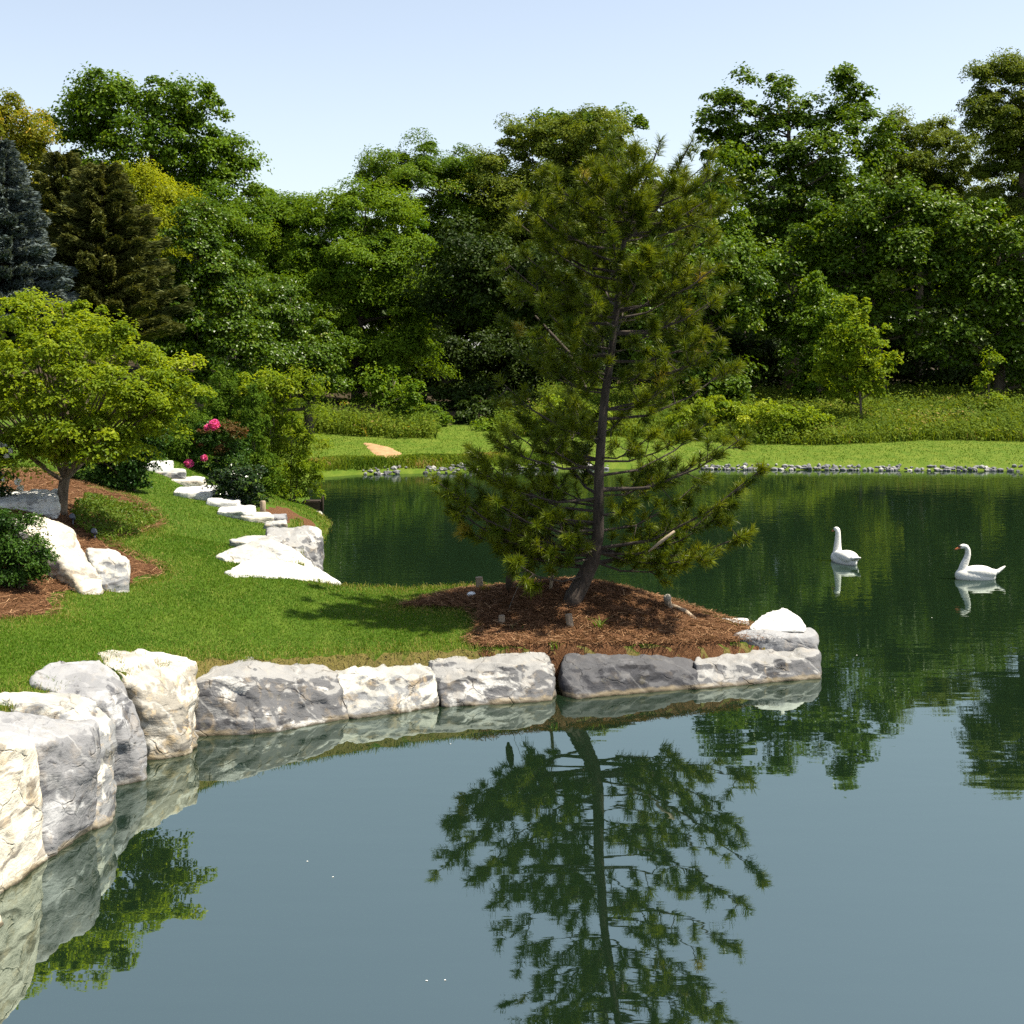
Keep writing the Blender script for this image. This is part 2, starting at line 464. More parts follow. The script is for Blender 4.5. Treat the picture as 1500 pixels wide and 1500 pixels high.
def scatter(xr, yr, dens, keep, ground_lift=-0.01):
    n = int((xr[1] - xr[0]) * (yr[1] - yr[0]) * dens)
    x = rng.uniform(*xr, n); y = rng.uniform(*yr, n)
    m_ = keep(x, y); x, y = x[m_], y[m_]
    return np.stack([x, y, height(x, y) + ground_lift], 1)

BEDS = [np.array(p) for p in (PINE_BED, MAPLE_BED, BANK_BED)]
def on_lawn(x, y):
    k = (sdist(x, y) > -0.12) & (np.abs(x) < 0.40 * y + 0.4)
    for p in BEDS: k &= sdist(x, y, p) < 0.05
    return k
GRASS = leaf_mat('lawn_blade', (.040, .104, .005), (.112, .195, .015), (.31, .28, .08), 0.3, 0.6, 0.15)
pts = np.concatenate([scatter((-9, 0.5), (13, 20.5), 2600, on_lawn), scatter((-9, 0.5), (20.5, 27.5), 2000, on_lawn), scatter((-13, -3), (27.5, 44), 700, on_lawn)])
n = len(pts)
shore = sdist(pts[:, 0], pts[:, 1])
bedd = np.min([np.abs(sdist(pts[:, 0], pts[:, 1], p)) for p in BEDS], 0)
dry = np.clip(1 - np.minimum(shore, bedd * 1.5) / 0.9, 0, 1) * (rng.random(n) < 0.75)
nz = np.sin(pts[:, 0] * 1.9 + np.sin(pts[:, 1] * 1.1) * 2) * np.sin(pts[:, 1] * 1.5)
mott = np.array([mnoise.fractal(Vector((p[0] * .8, p[1] * .8, 2)), 1, 2, 4) for p in pts[::1]])
tint = np.clip(0.40 + 0.12 * nz + .38 * mott + rng.normal(0, .16, n), 0, 0.84)
isdry = rng.random(n) < (0.05 + 0.55 * dry)
tint = np.where(isdry, 1.0, tint)
hh = rng.uniform(.030, .060, n) * (1 + .15 * nz); hh *= 1 + np.where(shore < .45, 1.8 * rng.random(n) ** 3, .25 * rng.random(n)) + np.where(bedd < .2, 1.3 * rng.random(n) ** 2, 0)
ww = np.full(n, .0035) * np.clip(pts[:, 1] / 20, 1, 2.2)
V, T = blades(n, pts, hh, ww, np.full(n, .8))
o = link('lawn_grass', np_mesh('lawn_grass', V, T, False, np.tile(tint, 3)), GRASS)
tag(o, 'short mown green grass with dry straw edges along the boulders', 'grass', kind='stuff')

# loose straw strands on the mulch
def straw(name, poly, n, lift, mat, label):
    poly = np.array(poly); lo, hi = poly.min(0), poly.max(0)
    x = rng.uniform(lo[0], hi[0], n * 3); y = rng.uniform(lo[1], hi[1], n * 3)
    k = (sdist(x, y, poly) > -0.06) & (sdist(x, y) > 0.05) & (np.abs(x) < .42 * y + 1); x, y = x[k][:n], y[k][:n]; n = len(x)
    z = height(x, y) + lift + rng.uniform(-.015, .035, n)
    a = rng.uniform(0, 2 * np.pi, n); L = rng.uniform(.05, .12, n)[:, None]
    dv = np.stack([np.cos(a), np.sin(a), rng.uniform(-.35, .35, n)], 1) * L
    sv = np.stack([-np.sin(a), np.cos(a), rng.uniform(-.6, .6, n)], 1) * .0035
    p = np.stack([x, y, z], 1)
    V = np.stack([p - dv - sv, p - dv + sv, p + dv * 1 + sv, p + dv - sv], 1).reshape(-1, 3)
    Fq = np.arange(n * 4).reshape(n, 4)
    return tag(link(name, np_mesh(name, V, Fq, False, rng.random(n)), mat), label, 'pine straw', kind='stuff')
STRAW = leaf_mat('straw_strand', (.05, .025, .012), (.24, .125, .064), (.46, .29, .16), 0.1, 0.8, 0.1)
straw('pine_straw', PINE_BED, 26000, 0.05, STRAW, 'loose reddish pine straw strands over the pine mound')
straw('pine_straw', MAPLE_BED, 24000, 0.05, STRAW, 'loose brown straw strands over the bed beside the maple')

# meadow behind the far lawn
def in_meadow(x, y):
    s = sdist(x, y); edge = 7.2 + 1.2 * np.sin(x * .35) + np.interp(x, [-14, -8, 5, 12], [5.5, 4.5, 1, 0])
    r = x / np.maximum(y, 1)
    deep = np.where(r < .02, 5.5, 19.0)
    return (s > edge) & (s < edge + deep) & (np.abs(x) < .43 * y) & ~((r > -.055) & (r < -.012))
pts = scatter((-36, 36), (62, 96), 50, in_meadow)
n = len(pts)
s = sdist(pts[:, 0], pts[:, 1])
hh = rng.uniform(.4, 1.15, n) * (1 + .25 * np.sin(pts[:, 0] * .9) * np.sin(pts[:, 1] * .7)) * np.interp(s, [8, 11, 30], [.6, 1.0, 1.15])
patch = np.array([mnoise.fractal(Vector((p[0] * .25, p[1] * .25, 5)), 1, 2, 3) for p in pts])
tint = np.clip(.45 + .35 * patch + rng.normal(0, .18, n), 0, 1)
V, T = blades(n, pts, hh, rng.uniform(.02, .05, n), np.full(n, .7))
MEADOW = leaf_mat('meadow_blade', (.052, .10, .009), (.155, .205, .020), (.32, .22, .08), 0.38, 0.7, 0.15)
tag(link('meadow_grass', np_mesh('meadow_grass', V, T, False, np.tile(tint, 3)), MEADOW), 'tall rough yellow green meadow grass at the foot of the woods', 'meadow grass', kind='stuff')
pts = scatter((-36, 36), (62, 96), 26, in_meadow); n = len(pts); per = 9
s = sdist(pts[:, 0], pts[:, 1]); hw = rng.uniform(.2, 1.05, n) * np.interp(s, [8, 12, 30], [.7, 1.0, 1.2])
C = np.repeat(pts, per, 0) + rng.normal(0, .16, (n * per, 3)); C[:, 2] += np.repeat(hw, per) * rng.uniform(.35, 1.1, n * per)
nv = nrm(np.array([0, -.25, .8]) + rng.normal(0, .5, (n * per, 3)))
tt = nrm(np.cross(nv, nrm(rng.normal(size=(n * per, 3))))); ss = np.cross(nv, tt)
LL = rng.uniform(.10, .24, n * per)[:, None]; WW = LL * rng.uniform(.3, .55, n * per)[:, None]
V = np.stack([C - tt * LL * .5, C + ss * WW * .5, C + tt * LL * .5, C - ss * WW * .5], 1).reshape(-1, 3)
pt = np.array([mnoise.fractal(Vector((p[0] * .3, p[1] * .3, 8)), 1, 2, 3) for p in pts])
tint = np.clip(np.repeat(.45 + .5 * pt + rng.normal(0, .12, n), per) + rng.normal(0, .1, n * per), 0, .97)
tag(link('meadow_weeds', np_mesh('meadow_weeds', V, np.arange(n * per * 4).reshape(-1, 4), False, tint), MEADOW), 'leafy weeds growing through the rough meadow grass', 'meadow weeds', kind='stuff')
# low weeds on the far bank and mown far lawn tufts
def on_bank(x, y):
    s = sdist(x, y); return (s > 0.5) & (s < 3.2) & (x < 3.5) & (x > -9) & (y > 54)
pts = scatter((-9, 4), (55, 66), 260, on_bank); n = len(pts)
V, T = blades(n, pts, rng.uniform(.1, .42, n) * np.interp(sdist(pts[:, 0], pts[:, 1]), [.5, 1.5, 3.2], [1, 1, .3]), rng.uniform(.012, .03, n), np.full(n, .8))
tint = np.clip(.45 + .5 * np.sin(pts[:, 0] * 1.3) * np.sin(pts[:, 1]) + rng.normal(0, .2, n), 0, 1)
tag(link('bank_weeds', np_mesh('bank_weeds', V, T, False, np.tile(tint, 3)), MEADOW), 'rough weeds and dry grass along the far waterline', 'weeds', kind='stuff')
def far_lawn(x, y):
    s = sdist(x, y); return (s > 0.7) & (s < 14) & (np.abs(x) < .42 * y) & (y > 55) & ~in_meadow(x, y)
pts = scatter((-28, 30), (56, 80), 60, far_lawn); n = len(pts)
V, T = blades(n, pts, rng.uniform(.04, .09, n), rng.uniform(.012, .02, n), np.full(n, .8))
tag(link('far_lawn_grass', np_mesh('far_lawn_grass', V, T, False, np.tile(np.clip(rng.normal(.68, .15, n), 0, .95), 3)), GRASS), 'mown grass strip on the far bank below the meadow', 'grass', kind='stuff')

FLOOR = plain_mat('shaded_leaf_litter', (.045, .035, .02), 0.95, 0.1, 0.4, 2)  # litter colour kept very dark: carries the shade of the woods
overlay('forest_floor', [(-45, 78), (-14, 75.5), (-4, 73), (-1, 73), (0, 77), (3, 82), (10, 87), (30, 86), (55, 84), (60, 130), (-50, 130)], 1.2, .06, FLOOR, 'leaf litter beyond the meadow, its colour darkened for the shade under the trees', 'forest floor', edge=1.5)

# ------------------------------------------------------------------ boulders
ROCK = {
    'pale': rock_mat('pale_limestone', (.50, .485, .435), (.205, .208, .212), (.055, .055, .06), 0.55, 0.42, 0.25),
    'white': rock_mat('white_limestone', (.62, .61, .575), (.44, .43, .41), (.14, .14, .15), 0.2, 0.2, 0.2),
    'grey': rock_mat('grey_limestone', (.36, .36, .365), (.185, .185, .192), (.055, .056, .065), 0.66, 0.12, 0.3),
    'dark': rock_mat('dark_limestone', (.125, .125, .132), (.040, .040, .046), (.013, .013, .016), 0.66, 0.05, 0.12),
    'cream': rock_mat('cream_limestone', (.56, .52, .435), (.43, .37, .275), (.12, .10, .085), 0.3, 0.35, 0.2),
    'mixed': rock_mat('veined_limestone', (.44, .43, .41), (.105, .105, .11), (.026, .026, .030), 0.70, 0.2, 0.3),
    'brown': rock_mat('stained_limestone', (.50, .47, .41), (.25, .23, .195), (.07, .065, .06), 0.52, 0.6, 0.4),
}
def boulder(label, pts, mat, seed, vox=0.045, amp=0.05, down=0.5, group=None, chips=3, name='boulder', cat='boulder', back=.42, grow=1.045):
    """pts: (px, py, d) corner seen in the photograph at distance d ('w' = on the water); hull, chip, remesh, roughen"""
    W = []
    for p in pts:
        px, py, d = p
        if d == 'w':
            q = P(px, py, F * CAM_H / (py - HY)); W.append(q); W.append(q + Vector((0, 0, -0.45)))
        else:
            W.append(P(px, py, d))
    zmin = min(v.z for v in W)
    if down:
        cxy = sum((Vector((v.x, v.y, 0)) for v in W), Vector()) / len(W)
        for v in list(W):
            q = Vector((v.x, v.y, zmin - (0 if zmin < 0 else down)))
            W.append(q + (cxy - Vector((v.x, v.y, 0))) * 0.06)
    if back:
        md = sorted(v.y for v in W)[len(W) // 2]
        for v in list(W):
            if v.y > md and v.z > .3: W.append(v + Vector((0, back, -.10)))
    c = sum(W, Vector()) / len(W)
    W = [c + (v - c) * grow for v in W]
    return hull_rock(label, [v - c for v in W], c, mat, seed, vox, amp, group, chips, name, cat)

def hull_rock(label, W, c, mat, seed, vox, amp, group=None, chips=5, name='boulder', cat='boulder'):
    rnd = random.Random(seed)
    bm = bmesh.new()
    for v in W: bm.verts.new(v)
    r = bmesh.ops.convex_hull(bm, input=bm.verts)
    bmesh.ops.delete(bm, geom=list({g for g in r['geom_interior'] + r['geom_unused'] if isinstance(g, bmesh.types.BMVert)}), context='VERTS')
    ext = max((v.co.length for v in bm.verts))
    for k in range(chips + 9):                                     # knock corners off
        n = Vector((rnd.gauss(0, 1), rnd.gauss(0, 1), rnd.gauss(0, .8))).normalized()
        far = max(v.co.dot(n) for v in bm.verts)
        cut = far - (rnd.uniform(.02, .06) if k < chips else rnd.uniform(.008, .035)) * ext
        res = bmesh.ops.bisect_plane(bm, geom=bm.verts[:] + bm.edges[:] + bm.faces[:], plane_co=n * cut, plane_no=n, clear_outer=True)
        ed = [e for e in res['geom_cut'] if isinstance(e, bmesh.types.BMEdge)]
        if ed: bmesh.ops.holes_fill(bm, edges=ed)
    me = bpy.data.meshes.new(name); bm.to_mesh(me); bm.free()
    o = bpy.data.objects.new(name, me); col.objects.link(o)
    md = o.modifiers.new('r', 'REMESH'); md.mode = 'VOXEL'; md.voxel_size = vox
    dg = bpy.context.evaluated_depsgraph_get(); dg.update()
    me2 = bpy.data.meshes.new_from_object(o.evaluated_get(dg))
    o.modifiers.clear(); o.data = me2; me2.name = name
    bpy.data.meshes.remove(me)
    bm = bmesh.new(); bm.from_mesh(me2)
    for _ in range(1): bmesh.ops.smooth_vert(bm, verts=bm.verts, factor=0.5, use_axis_x=True, use_axis_y=True, use_axis_z=True)
    bm.normal_update()
    off = Vector((seed * 3.7, seed * 1.9, seed * 5.3))
    tilt = Vector((rnd.uniform(-.5, .5), rnd.uniform(-.3, .3), 1)).normalized()
    new = []
    for v in bm.verts:
        p = v.co + off
        a = mnoise.fractal(p * 1.3, 1.0, 2.0, 4)
        rg = 1 - abs(mnoise.noise(p * 2.6)) * 2
        st = mnoise.noise(Vector((p.dot(tilt) * 6.0, p.x * .7, p.y * .7)))
        fn = mnoise.fractal(p * 7, 1.0, 2.0, 3)
        cell = mnoise.cell(p * 2.2 + Vector((a, a, a)) * .4)
        new.append(v.co + v.normal * amp * (.8 * a + .45 * rg * rg * (1 if rg > 0 else 0) - .35 + .5 * st * max(0, 1 - abs(v.normal.z)) + .45 * fn + .6 * (cell - .5) + .1))
    for v, q in zip(bm.verts, new): v.co = q
    bmesh.ops.smooth_vert(bm, verts=bm.verts, factor=0.25, use_axis_x=True, use_axis_y=True, use_axis_z=True)
    bm.to_mesh(me2); bm.free()
    me2.polygons.foreach_set('use_smooth', [True] * len(me2.polygons))
    me2.materials.clear(); me2.materials.append(ROCK[mat])
    o.location = c
    return tag(o, label, cat, group)

G_SHORE = 'boulders lining the near shore'
boulder('small cream rock tip at the lower left edge, nearest the camera', [(-70, 1315, 12.9), (0, 1328, 13.2), (12, 1350, 'w'), (0, 1366, 'w'), (-70, 1400, 'w'), (-70, 1330, 13.6)], 'cream', 1, group=G_SHORE)
boulder('cream white boulder with a tall smooth face beside the small rock tip', [(-90, 1078, 14.2), (15, 1084, 14.6), (38, 1100, 14.5), (66, 1262, 'w'), (0, 1311, 'w'), (-90, 1375, 'w'), (-90, 1100, 13.3), (0, 1098, 13.9), (-90, 1072, 15.0), (20, 1078, 15.0)], 'cream', 2, amp=.04, group=G_SHORE)
boulder('grey pitted boulder with a cream top behind the smooth cream boulder', [(-60, 1048, 15.3), (0, 1050, 15.4), (95, 1058, 15.7), (130, 1066, 15.7), (139, 1090, 15.6), (128, 1150, 15.5), (119, 1214, 'w'), (72, 1258, 'w'), (38, 1100, 14.9), (60, 1090, 15.0), (-60, 1060, 14.8)], 'grey', 3, group=G_SHORE)
boulder('narrow cream sided boulder with white top between two grey boulders', [(-60, 1022, 15.9), (0, 1021, 16.2), (110, 1020, 16.7), (140, 1030, 16.7), (165, 1060, 16.6), (171, 1110, 16.5), (167, 1203, 'w'), (140, 1216, 'w'), (135, 1085, 16.0), (70, 1040, 16.0)], 'pale', 4, back=0, group=G_SHORE)
boulder('large grey sloping boulder with a smooth rounded face left of the stained block', [(42, 1002, 16.9), (70, 972, 17.7), (130, 966, 18.1), (170, 978, 18.2), (198, 1030, 17.9), (216, 1100, 17.6), (222, 1143, 'w'), (172, 1152, 'w'), (150, 1030, 17.1), (100, 1022, 16.9)], 'grey', 5, back=0, group=G_SHORE)
boulder('brown stained boulder with a white top and yellow right edge at the inner corner', [(75, 958, 18.9), (130, 951, 19.2), (200, 951, 19.5), (252, 958, 19.6), (290, 970, 19.6), (290, 1000, 19.3), (280, 1106, 'w'), (222, 1114, 'w'), (200, 1010, 18.3), (165, 978, 18.4), (270, 985, 19.1)], 'brown', 6, back=0, grow=1.02, group=G_SHORE)
boulder('wide black and white veined boulder with a dark left face', [(290, 966, 20.5), (325, 957, 20.8), (400, 960, 20.8), (465, 974, 20.8), (492, 990, 20.7), (511, 1053, 'w'), (400, 1074, 'w'), (284, 1079, 'w'), (288, 1005, 19.6), (345, 992, 19.8), (440, 996, 20.2)], 'mixed', 7, group=G_SHORE)
boulder('square pale boulder with a bright flat top right of the veined boulder', [(485, 966, 21.4), (520, 960, 21.7), (590, 957, 21.8), (618, 962, 21.8), (642, 985, 21.4), (644, 1036, 'w'), (512, 1054, 'w'), (492, 992, 20.7), (560, 992, 20.9), (632, 988, 21.1)], 'pale', 8, group=G_SHORE)
boulder('grey and cream boulder with a sloping flat top at the corner of the pine bed', [(626, 962, 21.7), (700, 944, 22.3), (748, 941, 22.4), (803, 956, 22.2), (811, 978, 21.8), (809, 1027, 'w'), (648, 1036, 'w'), (648, 1002, 21.1), (720, 978, 21.4), (800, 970, 21.7)], 'mixed', 9, group=G_SHORE)
boulder('dark charcoal boulder with pale streaks on top below the pine', [(832, 955, 22.3), (860, 947, 22.7), (920, 950, 22.8), (1010, 958, 22.8), (1019, 972, 22.5), (1018, 1010, 'w'), (850, 1023, 'w'), (820, 1019, 'w'), (824, 978, 21.9), (900, 972, 22.0), (1010, 976, 22.3)], 'dark', 10, group=G_SHORE)
boulder('low white veined boulder at the right tip of the shore below a grey slab', [(1019, 962, 22.7), (1080, 946, 23.3), (1195, 944, 23.5), (1199, 958, 23.2), (1198, 994, 'w'), (1020, 1011, 'w'), (1020, 974, 22.3), (1110, 966, 22.7), (1192, 962, 22.9)], 'mixed', 11, group=G_SHORE)
boulder('grey slab resting on the low boulder at the tip of the shore', [(1072, 932, 23.2), (1085, 922, 23.6), (1190, 919, 23.8), (1199, 930, 23.6), (1197, 962, 23.2), (1075, 948, 23.1), (1100, 935, 23.1), (1190, 932, 23.3)], 'grey', 12, down=.1, amp=.03, back=.1, grow=1.02, group=G_SHORE)
boulder('bright white peaked rock on top of the grey slab at the tip', [(1095, 914, 23.6), (1120, 896, 23.9), (1148, 887, 24.0), (1172, 902, 24.0), (1183, 920, 23.8), (1096, 924, 23.5), (1182, 925, 23.5)], 'white', 13, down=.03, vox=.035, amp=.025, back=0, grow=1.0, group=G_SHORE)
boulder('thin white slab edge at the back of the pine bed beside the peaked rock', [(1040, 911, 24.3), (1060, 905, 24.6), (1095, 906, 24.6), (1098, 913, 24.3)], 'white', 14, down=.2, vox=.035, amp=.02, group=G_SHORE, chips=2)

def gb(label, pts, mat, seed, dd=(0, .5), **k):
    """boulder set on the lawn: every corner keeps its own distance, which was read from the ground behind it"""
    return boulder(label, pts, mat, seed, **k)
G_BACK = 'boulders on the back edge of the lawn'
boulder('low bright white flat boulder on the lawn edge at the inlet', [(330, 838, 24.7), (352, 824, 25.3), (385, 818, 25.7), (430, 826, 25.9), (470, 838, 25.9), (494, 852, 25.6), (482, 858, 25.3), (400, 857, 24.9), (345, 849, 24.5)], 'white', 15, amp=.03, down=.35, chips=3, group=G_BACK)
boulder('tall pale boulder with grey streaks facing the inlet water', [(392, 776, 28.6), (420, 770, 29.3), (460, 773, 29.3), (469, 785, 29.0), (473, 835, 28.2), (474, 890, 28.2), (392, 850, 26.6), (390, 800, 27.6)], 'mixed', 16, amp=.05, down=.3, group=G_BACK)
boulder('long pale boulder pointing left onto the lawn behind the white flat boulder', [(311, 812, 25.9), (350, 800, 26.7), (400, 790, 27.4), (425, 800, 27.3), (472, 842, 26.8), (370, 832, 25.9), (330, 818, 25.7)], 'pale', 17, amp=.045, down=.3, group=G_BACK)
boulder('thin pointed slab behind the long pale boulder', [(336, 791, 27.4), (372, 782, 28.2), (410, 781, 28.4), (412, 796, 27.9), (372, 797, 27.3)], 'pale', 18, amp=.03, down=.25, vox=.04, chips=3, group=G_BACK)

G_WALL = 'stones of the low wall beside the lawn path'
wall_st = [('topmost stone at the far end of the low garden wall', 206, 236, 675, 690, 'white', .5),
    ('grey white stone second from the far end of the garden wall', 225, 263, 689, 699, 'pale', .5),
    ('cream flat stone third from the far end of the garden wall', 241, 290, 699, 711, 'cream', .55),
    ('longest white slab of the garden wall below the pink flowers', 250, 313, 709, 731, 'white', .6),
    ('white slab below the longest slab of the garden wall', 298, 341, 724, 743, 'white', .6),
    ('rounded white stone of the garden wall beside the glossy shrub', 316, 362, 739, 759, 'white', .6),
    ('narrow cream stone at the near end of the garden wall', 352, 392, 752, 765, 'cream', .5),
    ('small grey stone at the near end of the garden wall by the mulch slope', 386, 414, 754, 767, 'grey', .45),
    ('small pale block below the small grey stone at the wall end', 385, 414, 766, 777, 'pale', .4)]
for i, (lb, x0, x1, y0, y1, mt, dp) in enumerate(wall_st):
    g = at((x0 + x1) / 2, y1)
    d = g.y; k = d / F
    wd = (x1 - x0) * k; topdepth = max(dp, (y1 - y0) * .62 * d / F * d / (CAM_H - g.z) * .85)
    zt = .13
    c = Vector((g.x, d + topdepth * .5, g.z + .02))
    rnd = random.Random(100 + i)
    W = []
    for sx_ in (-1, -.4, .4, 1):
        for sy_ in (-1, 1):
            shift = sy_ * -.22 * wd
            for z in (-.3, zt * rnd.uniform(.8, 1.15)):
                W.append(Vector((sx_ * wd * .62 * rnd.uniform(.88, 1.06) + shift * .6, sy_ * topdepth * .5 * rnd.uniform(.75, 1.1), z)))
    hull_rock(lb, W, c, mt, 40 + i, .045, .03, G_WALL, 3, 'wall_stone', 'wall stone')

G_BED = 'boulders in the maple bed'
boulder('white block behind the maple trunk in the left bed', [(-70, 725, 25.6), (10, 722, 25.7), (82, 716, 26.1), (86, 720, 25.9), (85, 757, 25.3), (-70, 760, 24.6), (20, 732, 25.0), (80, 728, 25.3)], 'white', 21, down=.3, group=G_BED)
boulder('big cream boulder slanting down through the left mulch bed', [(10, 757, 23.4), (45, 753, 23.7), (80, 756, 23.6), (98, 765, 23.4), (125, 808, 22.7), (155, 858, 22.0), (122, 864, 21.7), (90, 832, 22.0), (62, 795, 22.3), (25, 768, 22.7)], 'cream', 22, down=.35, amp=.05, back=.1, grow=1.0, group=G_BED)
boulder('square grey white block right of the slanting cream boulder', [(124, 800, 23.0), (150, 801, 23.2), (186, 813, 23.2), (192, 822, 22.9), (192, 857, 22.3), (145, 856, 22.1), (130, 818, 22.4), (185, 820, 22.6)], 'pale', 23, down=.3, amp=.035, back=.1, grow=1.0, group=G_BED)

# stones of the far waterline (a strip of crushed stone)
def stone_strip(n, keep_x, seed, zr, label, size=(.05, .135)):
    rs = np.random.default_rng(seed)
    bm = bmesh.new(); bmesh.ops.create_icosphere(bm, subdivisions=1, radius=1)
    bv = np.array([v.co for v in bm.verts]); bf = np.array([[v.index for v in f.verts] for f in bm.faces]); bm.free()
    V = []; Fc = []; T = []
    seg = LAND[27:36]
    k = 0
    while k < n:
        i = rs.integers(0, len(seg) - 1); t = rs.random()
        a, b_ = seg[i], seg[i + 1]
        if rs.random() > np.linalg.norm(b_ - a) / 45: continue
        x, y = a + (b_ - a) * t
        if not keep_x(x): continue
        y += rs.uniform(-.15, .75 if x < 3.6 else .45); x += rs.uniform(-.2, .2)
        if x > 60: continue
        s = rs.uniform(*size) * np.array([rs.uniform(.8, 1.6), rs.uniform(.7, 1.2), rs.uniform(.5, .9)])
        p = bv * (1 + rs.normal(0, .16, (len(bv), 1))) * s
        z = max(0.0, gz(x, y)) + .03
        an = rs.uniform(0, 6.28); cs, sn = np.cos(an), np.sin(an)
        p = np.stack([p[:, 0] * cs - p[:, 1] * sn, p[:, 0] * sn + p[:, 1] * cs, p[:, 2]], 1) + np.array([x, y, z])
        V.append(p); Fc.append(bf + k * len(bv)); T += [rs.random()] * len(bf); k += 1
    m, nt, ns, ln, b = new_mat('crushed_stone')
    at_ = ns.new('ShaderNodeAttribute'); at_.attribute_name = 'tint'
    ln.new(ramp(nt, at_.outputs['Fac'], [(0, (.07, .07, .08)), (.7, (.17, .17, .172)), (1, (.38, .36, .33))]), b.inputs['Base Color'])
    b.inputs['Roughness'].default_value = .85
    return tag(link('shore_gravel', np_mesh('shore_gravel', np.concatenate(V), np.concatenate(Fc), False, T), m), label, 'gravel', kind='stuff')
stone_strip(1000, lambda x: (-6.3 < x < 4.2 and np.sin(x * 1.9) > -.55) or x > 8.3, 5, 0, 'strip of crushed grey stones along the far waterline')

# ------------------------------------------------------------------ foliage
def leaves(c, n, L, W, fold=0.18):
    """kite leaves: c centres, n normals, L lengths, W widths -> verts, quads"""
    N = len(c)
    t = np.cross(n, rdir(N)); t = nrm(t)
    t[:, 2] -= 0.35; t = nrm(t - n * (t * n).sum(1, keepdims=True))
    s = np.cross(n, t)
    L = L[:, None]; W = W[:, None]
    V = np.stack([c - t * L * .5, c + s * W * .5 + n * W * fold - t * L * .05, c + t * L * .5 - n * L * .12, c - s * W * .5 + n * W * fold - t * L * .05], 1)
    return V.reshape(-1, 3), np.arange(N * 4).reshape(N, 4)

def crown(lobes, leaf, wid, cr, lai=2.6, droop=0.0, flat=.6, upb=.55, seed=0, back=.45, jag=.25, spray=0.0):
    """lobes (x,y,z,rx,ry,rz): clumps on and in each lobe, every clump a dome of leaves. -> centres, normals, tint, clump centres"""
    C = []; Nn = []; T = []; CC = []
    for (x, y, z, rx, ry, rz) in lobes:
        rm = (rx * ry * rz) ** (1 / 3)
        area = 4 * math.pi * rm * rm
        tot = area * lai / (0.5 * leaf * wid)
        ncl = max(6, int(area * 1.5 / (math.pi * cr * cr)))
        per = max(8, int(tot / ncl))
        dv = rdir(ncl)
        rad = 1 - np.abs(rng.normal(0, .28, ncl)); rad = np.clip(rad, .25, 1)
        rad *= 1 + rng.normal(0, jag * .5, ncl)
        cc = np.array([x, y, z]) + dv * rad[:, None] * np.array([rx, ry, rz])
        keep = (dv[:, 1] < .15) | (rng.random(ncl) < back)
        cc = cc[keep]; dv = dv[keep]; k = len(cc)
        CC.append(cc)
        crs = cr * rng.choice([.5, .8, 1.0, 1.5], k) * rng.uniform(.8, 1.2, k)
        tn = rng.normal(.45, .16, k)
        cd = np.repeat(cc, per, 0); cs = np.repeat(crs, per); od = np.repeat(dv, per, 0)
        q = rdir(k * per); q[:, 2] = np.where(q[:, 2] < -.25, -q[:, 2], q[:, 2])
        rr = rng.uniform(.45, 1.08, k * per)
        off = q * rr[:, None] * cs[:, None]; off[:, 2] *= np.repeat(flat * rng.uniform(.8, 1.6, k), per)
        off[:, 2] -= droop * (off[:, 0] ** 2 + off[:, 1] ** 2) / np.maximum(cs, .01)
        C.append(cd + off)
        nn = nrm(q * .55 + od * .25 + np.array([0, 0, upb]) + rng.normal(0, .42, (k * per, 3)))
        Nn.append(nn)
        T.append(np.clip(np.repeat(tn, per) + rng.normal(0, .16, k * per), 0, 1))
    return np.concatenate(C), np.concatenate(Nn), np.concatenate(T), np.concatenate(CC)

